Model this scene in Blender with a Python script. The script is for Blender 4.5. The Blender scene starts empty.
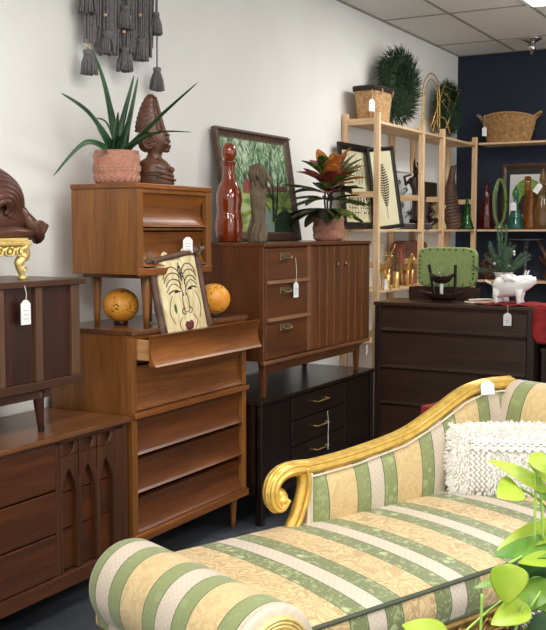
import bpy, bmesh, math, random
from mathutils import Vector as V, Matrix, noise as mnoise
random.seed(7)
R = random.uniform
PI = math.pi
sc = bpy.context.scene
col = sc.collection
rad = math.radians

# ------------------------------------------------------------------ camera measure helper
FPX = 1000.0; CH = 1.5
TH = math.atan(85/FPX); AZ = math.atan2(561*math.cos(TH), FPX)
fwd = V((math.cos(AZ), math.sin(AZ), 0)); rgt = V((math.sin(AZ), -math.cos(AZ), 0)); upv = V((0, 0, 1))
CF = fwd*math.cos(TH)-upv*math.sin(TH); CU = upv*math.cos(TH)+fwd*math.sin(TH)
CO = V((0, 0, CH))
def ray(x, y): return CF+rgt*((x-273)/FPX)+CU*((315-y)/FPX)
def atY(x, y, Y): d = ray(x, y); return CO+d*(Y/d.y)
def atX(x, y, X): d = ray(x, y); return CO+d*(X/d.x)
def atD(x, y, D): return CO+ray(x, y)*D

# ------------------------------------------------------------------ materials
def lin(c):
    return tuple((v/255/12.92 if v/255 <= .04045 else ((v/255+.055)/1.055)**2.4) for v in c[:3])+(1,)
def newmat(name):
    m = bpy.data.materials.new(name); m.use_nodes = True
    nt = m.node_tree; b = nt.nodes['Principled BSDF']
    return m, nt, b
def N(nt, t, **kw):
    n = nt.nodes.new(t)
    for k, v in kw.items():
        if k.startswith('i_'): n.inputs[k[2:].replace('_', ' ')].default_value = v
        else: setattr(n, k, v)
    return n
def L(nt, a, b): nt.links.new(a, b)
def ramp(nt, fac, stops, interp='LINEAR'):
    r = nt.nodes.new('ShaderNodeValToRGB'); cr = r.color_ramp; cr.interpolation = interp
    while len(cr.elements) > 1: cr.elements.remove(cr.elements[-1])
    cr.elements[0].position = stops[0][0]; cr.elements[0].color = stops[0][1]
    for p, c in stops[1:]:
        e = cr.elements.new(p); e.color = c
    if fac is not None: L(nt, fac, r.inputs['Fac'])
    return r
def mixc(nt, fac, a, b, mode='MIX'):
    m = nt.nodes.new('ShaderNodeMix'); m.data_type = 'RGBA'; m.blend_type = mode
    for i, s in ((0, fac), (6, a), (7, b)):
        if isinstance(s, (int, float)): m.inputs[i].default_value = s
        elif isinstance(s, tuple): m.inputs[i].default_value = s
        else: L(nt, s, m.inputs[i])
    return m.outputs[2]
def math_(nt, op, a, b=None, c=None):
    m = nt.nodes.new('ShaderNodeMath'); m.operation = op
    for i, s in enumerate((a, b, c)):
        if s is None: continue
        if isinstance(s, (int, float)): m.inputs[i].default_value = s
        else: L(nt, s, m.inputs[i])
    return m.outputs[0]
def coords(nt, scale=(1, 1, 1), rnd=True):
    tc = nt.nodes.new('ShaderNodeTexCoord'); mp = nt.nodes.new('ShaderNodeMapping')
    mp.inputs['Scale'].default_value = scale
    L(nt, tc.outputs['Object'], mp.inputs['Vector'])
    if rnd:
        oi = nt.nodes.new('ShaderNodeObjectInfo')
        cm = nt.nodes.new('ShaderNodeCombineXYZ')
        k = math_(nt, 'MULTIPLY', oi.outputs['Random'], 17.0)
        for i in range(3): L(nt, k, cm.inputs[i])
        L(nt, cm.outputs[0], mp.inputs['Location'])
    return mp.outputs[0]
def bump(nt, b, h, strength=.3, dist=.01):
    bp = nt.nodes.new('ShaderNodeBump'); bp.inputs['Strength'].default_value = strength
    bp.inputs['Distance'].default_value = dist
    L(nt, h, bp.inputs['Height']); L(nt, bp.outputs[0], b.inputs['Normal'])
def plain(name, c, rough=.5, metal=0, var=.12, sc_=12, bmp=0, **kw):
    m, nt, b = newmat(name)
    v = coords(nt)
    n = N(nt, 'ShaderNodeTexNoise', i_Scale=sc_, i_Detail=4.0); L(nt, v, n.inputs['Vector'])
    cc = lin(c); lo = tuple(x*(1-var) for x in cc[:3])+(1,); hi = tuple(min(1, x*(1+var)) for x in cc[:3])+(1,)
    r = ramp(nt, n.outputs['Fac'], [(.3, lo), (.7, hi)]); L(nt, r.outputs[0], b.inputs['Base Color'])
    b.inputs['Roughness'].default_value = rough; b.inputs['Metallic'].default_value = metal
    if bmp: bump(nt, b, n.outputs['Fac'], bmp, .01)
    for k, x in kw.items(): b.inputs[k.replace('_', ' ')].default_value = x
    return m
def wood(name, dark, light, axis='x', rough=.36, grain=1.0, coat=.08):
    m, nt, b = newmat(name)
    s = {'x': (1.2, 14, 14), 'y': (14, 1.2, 14), 'z': (14, 14, 1.2)}[axis]
    v = coords(nt, s)
    n1 = N(nt, 'ShaderNodeTexNoise', i_Scale=.55*grain, i_Detail=5.0, i_Distortion=1.6); L(nt, v, n1.inputs['Vector'])
    n2 = N(nt, 'ShaderNodeTexNoise', i_Scale=5.0*grain, i_Detail=3.0, i_Distortion=.3); L(nt, v, n2.inputs['Vector'])
    r1 = ramp(nt, n1.outputs['Fac'], [(.25, lin(dark)), (.5, tuple((a+c)/2 for a, c in zip(lin(dark), lin(light)))), (.72, lin(light))])
    r2 = ramp(nt, n2.outputs['Fac'], [(.3, (.78, .74, .7, 1)), (.65, (1.08, 1.06, 1.05, 1))])
    c = mixc(nt, 1.0, r1.outputs[0], r2.outputs[0], 'MULTIPLY')
    L(nt, c, b.inputs['Base Color'])
    b.inputs['Roughness'].default_value = rough; b.inputs['Coat Weight'].default_value = coat
    b.inputs['Coat Roughness'].default_value = .25
    bump(nt, b, n2.outputs['Fac'], .08, .004)
    return m
def glass(name, c, rough=.03, trans=.85, dens=1):
    m, nt, b = newmat(name)
    v = coords(nt); n = N(nt, 'ShaderNodeTexNoise', i_Scale=18.0, i_Detail=2.0); L(nt, v, n.inputs['Vector'])
    b.inputs['Base Color'].default_value = lin(c); b.inputs['Roughness'].default_value = rough
    b.inputs['Transmission Weight'].default_value = trans; b.inputs['IOR'].default_value = 1.45
    bump(nt, b, n.outputs['Fac'], .25, .01)
    return m
def gilt(name, c=(214, 170, 82), dk=(120, 82, 30), rough=.33):
    m, nt, b = newmat(name)
    g = nt.nodes.new('ShaderNodeNewGeometry')
    v = coords(nt); n = N(nt, 'ShaderNodeTexNoise', i_Scale=30.0, i_Detail=4.0); L(nt, v, n.inputs['Vector'])
    r = ramp(nt, n.outputs['Fac'], [(.12, lin(dk)), (.42, lin(c)), (.8, lin(tuple(min(255, x+25) for x in c)))])
    L(nt, r.outputs[0], b.inputs['Base Color'])
    b.inputs['Metallic'].default_value = .65; b.inputs['Roughness'].default_value = rough
    bump(nt, b, n.outputs['Fac'], .15, .005)
    return m
M = {}
M['chest_x'] = wood('honey_walnut_x', (102, 57, 22), (156, 96, 43), 'x')
M['chest_z'] = wood('honey_walnut_z', (112, 68, 28), (154, 101, 48), 'z')
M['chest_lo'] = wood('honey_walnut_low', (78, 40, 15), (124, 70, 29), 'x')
M['drawer_in'] = wood('raw_drawer_wood', (190, 136, 84), (222, 172, 116), 'y', rough=.6, coat=0)
M['low_x'] = wood('walnut_x', (52, 26, 11), (96, 52, 23), 'x')
M['low_z'] = wood('walnut_z', (54, 29, 14), (92, 54, 28), 'z')
M['low_top'] = wood('walnut_top', (94, 58, 33), (130, 84, 50), 'x', rough=.3)
M['up_z'] = wood('mahogany_z', (42, 21, 12), (74, 38, 22), 'z')
M['up_x'] = wood('mahogany_x', (56, 32, 18), (88, 54, 34), 'x')
M['up_stile'] = wood('mahogany_stile', (76, 52, 36), (108, 78, 56), 'z')
M['cred_x'] = wood('teak_x', (80, 45, 21), (114, 69, 35), 'x')
M['cred_z'] = wood('teak_z', (78, 44, 20), (114, 68, 35), 'z')
M['cred_lip'] = wood('teak_lip', (114, 74, 44), (142, 98, 62), 'x')
M['blk_x'] = wood('ebonised_x', (20, 12, 8), (34, 22, 15), 'x', rough=.3)
M['blk_z'] = wood('ebonised_z', (18, 11, 8), (30, 19, 13), 'z', rough=.3)
M['dk_x'] = wood('espresso_x', (48, 32, 23), (70, 49, 37), 'x', rough=.35)
M['dk_z'] = wood('espresso_z', (40, 28, 22), (60, 43, 35), 'z', rough=.35)
M['pine_z'] = wood('pine_z', (218, 178, 132), (244, 216, 176), 'z', rough=.6, coat=0, grain=.8)
M['pine_x'] = wood('pine_x', (216, 178, 134), (242, 214, 174), 'x', rough=.6, coat=0, grain=.8)
M['pine_y'] = wood('pine_y', (214, 174, 130), (240, 210, 168), 'y', rough=.6, coat=0, grain=.8)
M['gap_shade'] = plain('painted_gap_shade', (14, 9, 7), .8)  # near-black colour standing in for shade inside the furniture cases
M['gold'] = gilt('gilt_wood', (222, 184, 92), (186, 142, 62), .28)
M['gold_dk'] = gilt('antique_gilt', (150, 120, 62), (70, 50, 24), .4)
M['gold_br'] = gilt('bright_gilt', (240, 212, 136), (180, 130, 56), .45)
M['brass'] = gilt('polished_brass', (206, 168, 96), (120, 84, 40), .28)
M['brass_old'] = gilt('aged_brass', (128, 104, 72), (52, 36, 22), .4)
M['white_card'] = plain('white_card', (240, 240, 240), .6, var=.03)
M['ink'] = plain('grey_ink', (120, 124, 134), .8)
M['string'] = plain('white_string', (225, 222, 215), .8)
M['terra'] = None
def terracotta():
    m, nt, b = newmat('terracotta_embossed')
    v = coords(nt, rnd=False)
    n = N(nt, 'ShaderNodeTexNoise', i_Scale=30.0, i_Detail=5.0); L(nt, v, n.inputs['Vector'])
    r = ramp(nt, n.outputs['Fac'], [(.3, lin((166, 110, 90))), (.7, lin((194, 138, 116)))])
    L(nt, r.outputs[0], b.inputs['Base Color']); b.inputs['Roughness'].default_value = .85
    bump(nt, b, n.outputs['Fac'], .2, .003)
    return m
M['terra'] = terracotta()
M['terra_lt'] = plain('terracotta_relief', (206, 164, 144), .9)
M['terra_rd'] = plain('terracotta_red_band', (150, 82, 70), .9)
M['soil'] = plain('soil', (46, 34, 26), .95, bmp=.6, sc_=60)
M['carved'] = plain('carved_brown_wood', (90, 56, 37), .36, var=.45, sc_=26, bmp=.5)
M['carved_dk'] = plain('carved_dark_wood', (46, 26, 20), .35, var=.3, bmp=.2)
M['drift'] = plain('red_brown_root', (88, 54, 42), .28, var=.4, sc_=9, bmp=.2)
M['stone'] = plain('weathered_grey_wood', (104, 88, 68), .8, var=.35, sc_=25, bmp=.6)
M['amber_g'] = glass('amber_crackle_glass', (206, 92, 34), .05, .72)
M['amber2'] = glass('amber_glass', (196, 122, 40), .05, .75)
M['brown_g'] = glass('brown_glass', (150, 112, 66), .06, .7)
M['green_g'] = glass('green_glass', (40, 130, 50), .04, .75)
M['lime_g'] = glass('lime_glass', (190, 216, 130), .04, .85)
M['teal_g'] = glass('teal_glass', (76, 160, 140), .05, .75)
M['red_g'] = glass('red_glass', (110, 24, 24), .06, .6)
M['clear_g'] = glass('clear_glass', (225, 235, 232), .02, .95)
M['yellow_g'] = glass('yellow_glass', (206, 170, 60), .05, .7)
M['bamboo'] = plain('dark_bamboo', (92, 64, 50), .5, var=.4, sc_=14, bmp=.3)
M['black'] = plain('black_lacquer', (18, 16, 16), .35)
M['chrome'] = plain('chrome', (200, 200, 200), .18, 1.0, var=.03)
M['cream_vase'] = plain('cream_yellow_ceramic', (218, 200, 140), .4, var=.06)
M['porcelain'] = plain('white_porcelain', (242, 242, 240), .15, var=.02, Coat_Weight=.5)
M['red_cloth'] = plain('red_velvet', (140, 16, 18), .75, var=.4, sc_=26, bmp=.5)
M['green_felt'] = plain('green_felt', (140, 158, 98), .9, var=.12, sc_=60, bmp=.2)
M['yarn'] = plain('grey_yarn', (112, 108, 110), .95, var=.2, sc_=60, bmp=.4)
M['bead'] = plain('wood_bead', (214, 178, 124), .5)
M['needle'] = plain('evergreen_needles', (30, 56, 28), .7, var=.5, sc_=14)
M['frost'] = plain('frosted_fir', (96, 124, 100), .8, var=.35, sc_=30)
M['cream_knit'] = plain('cream_knit', (214, 208, 192), .95, var=.05)
M['white_yarn'] = plain('ivory_wool', (244, 242, 236), .95, var=.03, sc_=40)
M['fire_red'] = plain('fire_red', (150, 50, 40), .7)
M['silver'] = plain('silver_mosaic', (190, 200, 205), .12, .9, var=.5, sc_=60, bmp=.6)
M['rope'] = plain('cotton_rope', (216, 206, 188), .9)
M['metal_blk'] = plain('black_iron', (14, 14, 15), .5)
M['stem'] = plain('green_stem', (150, 190, 80), .5)

def leafmat(name, c1, c2, mid=None, rough=.4, transl=.25, scale=14):
    m, nt, b = newmat(name)
    v = coords(nt); n = N(nt, 'ShaderNodeTexNoise', i_Scale=float(scale), i_Detail=3.0, i_Distortion=.6); L(nt, v, n.inputs['Vector'])
    st = [(.35, lin(c1)), (.62, lin(c2))]
    if mid: st = [(.3, lin(c1)), (.5, lin(mid)), (.7, lin(c2))]
    r = ramp(nt, n.outputs['Fac'], st); L(nt, r.outputs[0], b.inputs['Base Color'])
    b.inputs['Roughness'].default_value = rough
    if transl:
        b.inputs['Subsurface Weight'].default_value = 0
        tr = nt.nodes.new('ShaderNodeBsdfTranslucent'); L(nt, r.outputs[0], tr.inputs['Color'])
        mx = nt.nodes.new('ShaderNodeMixShader'); mx.inputs[0].default_value = transl
        L(nt, b.outputs[0], mx.inputs[1]); L(nt, tr.outputs[0], mx.inputs[2])
        L(nt, mx.outputs[0], nt.nodes['Material Output'].inputs['Surface'])
    return m
M['aloe'] = leafmat('aloe_leaf', (30, 62, 42), (66, 104, 66), rough=.35, transl=0, scale=6)
M['lime_leaf'] = leafmat('lime_pothos_leaf', (152, 186, 34), (198, 218, 84), rough=.35, transl=.4, scale=8)
M['mid_leaf'] = leafmat('mid_green_leaf', (84, 140, 40), (140, 180, 70), rough=.35, transl=.3, scale=8)
M['dark_leaf'] = leafmat('deep_green_leaf', (30, 66, 30), (62, 110, 46), rough=.3, transl=.15, scale=8)
M['cr_red'] = leafmat('croton_red', (104, 36, 40), (200, 104, 70), (146, 62, 50), scale=40)
M['cr_orange'] = leafmat('croton_orange', (214, 140, 56), (236, 186, 76), (176, 90, 46), scale=30)
M['cr_green'] = leafmat('croton_green', (44, 78, 36), (176, 176, 64), (74, 104, 42), scale=40)
M['cr_dark'] = leafmat('croton_dark', (34, 34, 26), (86, 50, 40), (44, 52, 32), scale=30)

def walls():
    m, nt, b = newmat('white_painted_wall'); v = coords(nt, rnd=False)
    n = N(nt, 'ShaderNodeTexNoise', i_Scale=1.6, i_Detail=5.0); L(nt, v, n.inputs['Vector'])
    n2 = N(nt, 'ShaderNodeTexNoise', i_Scale=130.0, i_Detail=3.0); L(nt, v, n2.inputs['Vector'])
    r = ramp(nt, n.outputs['Fac'], [(.3, lin((236, 235, 231))), (.7, lin((243, 243, 240)))])
    L(nt, r.outputs[0], b.inputs['Base Color']); b.inputs['Roughness'].default_value = .75
    bump(nt, b, n2.outputs['Fac'], .15, .003); M['wall'] = m
    m, nt, b = newmat('navy_painted_wall'); v = coords(nt, rnd=False)
    n = N(nt, 'ShaderNodeTexNoise', i_Scale=2.0, i_Detail=5.0); L(nt, v, n.inputs['Vector'])
    r = ramp(nt, n.outputs['Fac'], [(.3, lin((24, 32, 50))), (.7, lin((32, 42, 64)))])
    L(nt, r.outputs[0], b.inputs['Base Color']); b.inputs['Roughness'].default_value = .7; M['navy'] = m
    # ceiling tiles
    m, nt, b = newmat('ceiling_tiles')
    tc = nt.nodes.new('ShaderNodeTexCoord')
    n = N(nt, 'ShaderNodeTexNoise', i_Scale=160.0, i_Detail=3.0); L(nt, tc.outputs['Object'], n.inputs['Vector'])
    n1 = N(nt, 'ShaderNodeTexNoise', i_Scale=1.2, i_Detail=3.0); L(nt, tc.outputs['Object'], n1.inputs['Vector'])
    r = ramp(nt, n.outputs['Fac'], [(.35, lin((214, 210, 202))), (.6, lin((236, 233, 226)))])
    L(nt, r.outputs[0], b.inputs['Base Color']); b.inputs['Roughness'].default_value = .9
    bump(nt, b, n.outputs['Fac'], .4, .004); M['ceil'] = m
    M['tbar'] = plain('ceiling_grid', (150, 146, 138), .6)
    # floor
    m, nt, b = newmat('sealed_dark_concrete'); v = coords(nt, rnd=False)
    n = N(nt, 'ShaderNodeTexNoise', i_Scale=1.1, i_Detail=7.0, i_Distortion=.5); L(nt, v, n.inputs['Vector'])
    n2 = N(nt, 'ShaderNodeTexNoise', i_Scale=22.0, i_Detail=6.0); L(nt, v, n2.inputs['Vector'])
    r = ramp(nt, n.outputs['Fac'], [(.38, lin((36, 38, 42))), (.62, lin((84, 88, 96)))])
    r2 = ramp(nt, n2.outputs['Fac'], [(.3, (.7, .7, .7, 1)), (.7, (1.15, 1.15, 1.15, 1))])
    L(nt, mixc(nt, 1.0, r.outputs[0], r2.outputs[0], 'MULTIPLY'), b.inputs['Base Color'])
    b.inputs['Roughness'].default_value = .32; M['floor'] = m
walls()

GREEN = (128, 138, 88); CREAM = (200, 186, 168); GOLDF = (206, 181, 132); GOLDF_D = (146, 110, 60)
def stripes(name, axis, phase, period=.336, w=.10, con=.75, fcon=.6, sc_=11.5, green=None):
    """silk damask stripes: gold damask / green floral / lattice cream / green floral"""
    m, nt, b = newmat(name)
    tc = nt.nodes.new('ShaderNodeTexCoord'); sx = nt.nodes.new('ShaderNodeSeparateXYZ')
    L(nt, tc.outputs['Object'], sx.inputs[0])
    c = sx.outputs[{'x': 0, 'y': 1}[axis]]
    t = math_(nt, 'FRACT', math_(nt, 'DIVIDE', math_(nt, 'SUBTRACT', c, phase-period*20), period))
    # phase = centre of lattice stripe; t=0 there
    g, d, cr, go = lin(green or GREEN), lin((70, 92, 56)), lin(CREAM), lin(GOLDF)
    gr = w+.19; e = .013
    base = ramp(nt, t, [(0, cr), (w, d), (w+e, g), (gr, d), (gr+e, go), (1-gr-e, d), (1-gr, g), (1-w-e, d), (1-w, cr)], 'CONSTANT')
    # masks
    mg = ramp(nt, t, [(0, (0, 0, 0, 1)), (gr+e, (1, 1, 1, 1)), (1-gr-e, (0, 0, 0, 1))], 'CONSTANT')
    mgr = ramp(nt, t, [(0, (0, 0, 0, 1)), (w+e, (1, 1, 1, 1)), (gr, (0, 0, 0, 1)), (1-gr, (1, 1, 1, 1)), (1-w-e, (0, 0, 0, 1))], 'CONSTANT')
    mcr = ramp(nt, t, [(0, (1, 1, 1, 1)), (w, (0, 0, 0, 1)), (1-w, (1, 1, 1, 1))], 'CONSTANT')
    # damask scrolls
    mp = nt.nodes.new('ShaderNodeMapping'); L(nt, tc.outputs['Object'], mp.inputs['Vector'])
    n = N(nt, 'ShaderNodeTexNoise', i_Scale=float(sc_), i_Detail=2.0, i_Distortion=2.0); L(nt, mp.outputs[0], n.inputs['Vector'])
    dam = ramp(nt, n.outputs['Fac'], [(.40, (0, 0, 0, 1)), (.415, (1, 1, 1, 1)), (.43, (.5, .5, .5, 1)), (.485, (.7, .7, .7, 1)), (.495, (0, 0, 0, 1)), (.56, (0, 0, 0, 1)), (.57, (.9, .9, .9, 1)), (.59, (.45, .45, .45, 1)), (.64, (.1, .1, .1, 1))])
    gcol = mixc(nt, math_(nt, 'MULTIPLY', dam.outputs[0], con), base.outputs[0], lin(GOLDF_D))
    c1 = mixc(nt, mg.outputs[0], base.outputs[0], gcol)
    # floral on green
    vo = N(nt, 'ShaderNodeTexVoronoi', i_Scale=17.0); L(nt, tc.outputs['Object'], vo.inputs['Vector'])
    fl = ramp(nt, vo.outputs['Distance'], [(.0, (1, 1, 1, 1)), (.20, (.9, .9, .9, 1)), (.27, (0, 0, 0, 1))])
    n3 = N(nt, 'ShaderNodeTexNoise', i_Scale=48.0, i_Detail=1.0, i_Distortion=1.5); L(nt, tc.outputs['Object'], n3.inputs['Vector'])
    fl2 = ramp(nt, n3.outputs['Fac'], [(.56, (0, 0, 0, 1)), (.6, (.5, .5, .5, 1))])
    fsum = math_(nt, 'MAXIMUM', fl.outputs[0], fl2.outputs[0])
    c2 = mixc(nt, math_(nt, 'MULTIPLY', math_(nt, 'MULTIPLY', fsum, mgr.outputs[0]), fcon), c1, lin((190, 200, 148)))
    # lattice
    o2 = sx.outputs[1] if axis == 'x' else sx.outputs[0]
    zz = math_(nt, 'ADD', o2, sx.outputs[2])
    a1 = math_(nt, 'ABSOLUTE', math_(nt, 'SINE', math_(nt, 'MULTIPLY', math_(nt, 'ADD', c, zz), 130.0)))
    a2 = math_(nt, 'ABSOLUTE', math_(nt, 'SINE', math_(nt, 'MULTIPLY', math_(nt, 'SUBTRACT', c, zz), 130.0)))
    lt = ramp(nt, math_(nt, 'MINIMUM', a1, a2), [(.12, (1, 1, 1, 1)), (.3, (0, 0, 0, 1))])
    c3 = mixc(nt, math_(nt, 'MULTIPLY', math_(nt, 'MULTIPLY', lt.outputs[0], mcr.outputs[0]), .45), c2, lin((170, 150, 130)))
    L(nt, c3, b.inputs['Base Color'])
    b.inputs['Roughness'].default_value = .5; b.inputs['Sheen Weight'].default_value = .25
    fb = N(nt, 'ShaderNodeTexNoise', i_Scale=220.0); L(nt, tc.outputs['Object'], fb.inputs['Vector'])
    hh = math_(nt, 'ADD', math_(nt, 'MULTIPLY', fb.outputs['Fac'], .5), dam.outputs[0])
    bump(nt, b, hh, .12, .003)
    return m
M['fab_seat'] = stripes('striped_damask_seat', 'x', .925, con=.85, fcon=.75, green=(106, 116, 68))
M['fab_back'] = stripes('striped_damask_back', 'x', 1.225, con=.35, fcon=.4)
M['fab_bol'] = stripes('striped_damask_bolster', 'y', .252, .31, w=.115, con=.4, fcon=.15)
M['fab_head'] = stripes('striped_damask_headrest', 'y', .66, .336, con=.3, fcon=.2)
M['fab_cream'] = plain('cream_lattice_cloth', (208, 194, 172), .7, var=.08, sc_=50)
M['piping'] = plain('dark_green_piping', (70, 78, 60), .7)

# ------------------------------------------------------------------ mesh builder
class G:
    def __init__(s): s.bm = bmesh.new(); s.mi = 0; s.smooth = False
    def face(s, vs):
        try: f = s.bm.faces.new(vs)
        except ValueError: return None
        f.material_index = s.mi; f.smooth = s.smooth; return f
    def v(s, p): return s.bm.verts.new(p)
    def box(s, x0, x1, y0, y1, z0, z1, mat=None):
        P = [(x, y, z) for z in (z0, z1) for y in (y0, y1) for x in (x0, x1)]
        if mat: P = [mat @ V(p) for p in P]
        v = [s.v(p) for p in P]
        for q in ((0, 2, 3, 1), (4, 5, 7, 6), (0, 1, 5, 4), (2, 6, 7, 3), (0, 4, 6, 2), (1, 3, 7, 5)): s.face([v[i] for i in q])
        return s
    def bar(s, a, b, w, h, up=(0, 0, 1)):
        a, b = V(a), V(b); d = (b-a); l = d.length; d.normalize(); u = V(up)
        if abs(d.dot(u)) > .98: u = V((0, 1, 0))
        r = d.cross(u).normalized(); u = r.cross(d)
        m = Matrix((r, d, u)).transposed().to_4x4(); m.translation = a
        return s.box(-w/2, w/2, 0, l, -h/2, h/2, m)
    def rings(s, rs, cap=True, close=True):
        vs = [[s.v(p) for p in r] for r in rs]; n = len(rs[0])
        for a, b in zip(vs, vs[1:]):
            for i in range(n if close else n-1):
                j = (i+1) % n; s.face((a[i], a[j], b[j], b[i]))
        if cap and close:
            s.face(vs[0][::-1]); s.face(vs[-1])
        return vs
    def prism(s, pts, axis, a, b):
        f = {'x': lambda p, t: (t, p[0], p[1]), 'y': lambda p, t: (p[0], t, p[1]), 'z': lambda p, t: (p[0], p[1], t)}[axis]
        s.rings([[f(p, a) for p in pts], [f(p, b) for p in pts]]); return s
    def tube(s, pts, r, n=8, cap=True, flat=1.0):
        pts = [V(p) for p in pts]; rr = r if isinstance(r, (list, tuple)) else [r]*len(pts)
        rs = []; prev = None
        for i, p in enumerate(pts):
            d = (pts[min(i+1, len(pts)-1)]-pts[max(i-1, 0)])
            if d.length < 1e-9: d = V((0, 0, 1))
            d.normalize()
            if prev is None:
                u = V((0, 0, 1)) if abs(d.z) < .9 else V((0, 1, 0))
            else: u = prev
            x = d.cross(u)
            if x.length < 1e-6: x = d.cross(V((1, 0, 0)))
            x.normalize(); u = x.cross(d).normalized(); prev = u
            rs.append([p+x*(math.cos(2*PI*k/n)*rr[i])+u*(math.sin(2*PI*k/n)*rr[i]*flat) for k in range(n)])
        s.rings(rs, cap); return s
    def lathe(s, prof, c=(0, 0, 0), n=24, sx=1, sy=1, cap=True):
        s.rings([[(c[0]+r*math.cos(2*PI*k/n)*sx, c[1]+r*math.sin(2*PI*k/n)*sy, c[2]+z) for k in range(n)] for r, z in prof], cap); return s
    def ball(s, c, r, n=14, m=9, rot=None):
        if isinstance(r, (int, float)): r = (r, r, r)
        rs = []
        for i in range(m+1):
            a = -PI/2+PI*(i+.0001 if i == 0 else (i-.0001 if i == m else i))/m
            ring = []
            for k in range(n):
                p = V((r[0]*math.cos(a)*math.cos(2*PI*k/n), r[1]*math.cos(a)*math.sin(2*PI*k/n), r[2]*math.sin(a)))
                if rot: p = rot @ p
                ring.append(V(c)+p)
            rs.append(ring)
        s.rings(rs, True); return s
    def grid(s, fn, nu, nv):
        vs = [[s.v(fn(i/nu, j/nv)) for j in range(nv+1)] for i in range(nu+1)]
        for i in range(nu):
            for j in range(nv): s.face((vs[i][j], vs[i+1][j], vs[i+1][j+1], vs[i][j+1]))
        return s
    def leaf(s, base, d, up, length, width, bend=.3, fold=.15, n=6, shape='ell', twist=0):
        base = V(base); d = V(d).normalized(); up = V(up)
        side = d.cross(up)
        if side.length < 1e-5: side = V((1, 0, 0))
        side.normalize(); up = side.cross(d).normalized()
        rows = []; p = base.copy(); step = length/n; dd = d.copy()
        for i in range(n+1):
            t = i/n
            if shape == 'ell': w = math.sin(PI*min(1, t*.94+.03))**.8
            elif shape == 'heart': w = (math.sin(PI*(t**.62))**.75) if 0 < t < 1 else 0.02
            elif shape == 'blade': w = (1-t)**.75*(.75+.25*min(1, t*6))
            w = max(w, .02)*width/2
            u2 = side.cross(dd).normalized()
            rows.append([p-side*w+u2*fold*w, p.copy(), p+side*w+u2*fold*w])
            dd = (dd-u2*(bend/n)).normalized(); p = p+dd*step
        vs = [[s.v(q) for q in r] for r in rows]
        for a, b in zip(vs, vs[1:]):
            for k in (0, 1): s.face((a[k], a[k+1], b[k+1], b[k]))
        return s
    def move(s, m):
        bmesh.ops.transform(s.bm, matrix=m, verts=s.bm.verts); return s
def obj(name, g, mats, parent=None, smooth=None, bevel=0, sub=0, solid=0, loc=None):
    me = bpy.data.meshes.new(name)
    bmesh.ops.recalc_face_normals(g.bm, faces=g.bm.faces) if not solid else None
    g.bm.to_mesh(me); g.bm.free()
    if not isinstance(mats, (list, tuple)): mats = [mats]
    for m in mats: me.materials.append(M[m] if isinstance(m, str) else m)
    if smooth is not None:
        for p in me.polygons: p.use_smooth = smooth
    o = bpy.data.objects.new(name, me); col.objects.link(o)
    if parent: o.parent = parent
    if loc: o.location = loc
    if solid:
        md = o.modifiers.new('solid', 'SOLIDIFY'); md.thickness = solid
    if bevel:
        md = o.modifiers.new('bevel', 'BEVEL'); md.width = bevel; md.segments = 2; md.limit_method = 'ANGLE'
    if sub:
        md = o.modifiers.new('sub', 'SUBSURF'); md.levels = sub; md.render_levels = sub
    return o
def tag(o, label, cat, group=None):
    o['label'] = label; o['category'] = cat
    if group: o['group'] = group
    return o
def thing(name, label, cat, loc=(0, 0, 0), rz=0, group=None):
    o = bpy.data.objects.new(name, None); col.objects.link(o); o.empty_display_size = .05
    o.location = loc; o.rotation_euler = (0, 0, rz)
    return tag(o, label, cat, group)
def struct(name, g, m, **k):
    o = obj(name, g, m, **k); o['kind'] = 'structure'; return o

# ------------------------------------------------------------------ the room
WY = 3.15; BX = 9.2; CZ = 3.13
FL = -.06
struct('floor', G().box(-1.5, BX+.1, -4.0, WY+.1, FL-.06, FL), 'floor')
struct('wall_left', G().box(-1.5, BX+.1, WY, WY+.1, FL, CZ), 'wall')
struct('wall_back', G().box(BX, BX+.1, -4.0, WY, FL, CZ), 'navy')
g = G().box(-1.5, BX+.1, -4.0, WY+.1, CZ, CZ+.06)
struct('ceiling', g, 'ceil')
g = G()
y = 2.605
while y > -4: g.box(-1.5, BX, y-.012, y+.012, CZ-.004, CZ); y -= .61
g.box(-1.5, BX, WY-.02, WY, CZ-.008, CZ)
g.box(BX-.02, BX, -4, WY, CZ-.008, CZ)
x = 8.6
while x > -1.5: g.box(x-.012, x+.012, -4, WY, CZ-.004, CZ); x -= 1.22
struct('trim_1', g, 'tbar')
struct('baseboard_left', G().box(-1.5, BX, WY-.012, WY, FL, .04), plain('grey_baseboard', (90, 88, 86), .5))
struct('baseboard_back', G().box(BX-.012, BX, -4, WY-.012, FL, .04), plain('grey_baseboard_b', (40, 42, 50), .5))

# ------------------------------------------------------------------ ceiling fixtures
def light_panel(x, y, label, power, vis=True):
    t = thing('ceiling_light', label, 'ceiling light', (x, y, CZ-.01), 0, 'recessed fluorescent panels in the ceiling grid')
    w, d = .60, .295
    g = G()
    for a in ((-w, w, -d, -d+.03), (-w, w, d-.03, d), (-w, -w+.03, -d, d), (w-.03, w, -d, d)): g.box(a[0], a[1], a[2], a[3], -.02, 0)
    obj('frame', g, 'white_card', t)
    m = bpy.data.materials.get('lamp_diffuser')
    if not m:
        m, nt, b = newmat('lamp_diffuser'); b.inputs['Emission Color'].default_value = (1, .98, .94, 1); b.inputs['Emission Strength'].default_value = 9
        b.inputs['Base Color'].default_value = (.9, .9, .9, 1)
    obj('diffuser', G().box(-w+.03, w-.03, -d+.03, d-.03, -.012, -.002), m, t)
    ld = bpy.data.lights.new('panel_lamp', 'AREA'); ld.shape = 'RECTANGLE'; ld.size = 1.1; ld.size_y = .5; ld.energy = power; ld.color = (1, .97, .92)
    lo = bpy.data.objects.new('panel_lamp', ld); col.objects.link(lo); lo.parent = t; lo.location = (0, 0, -.04)
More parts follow.
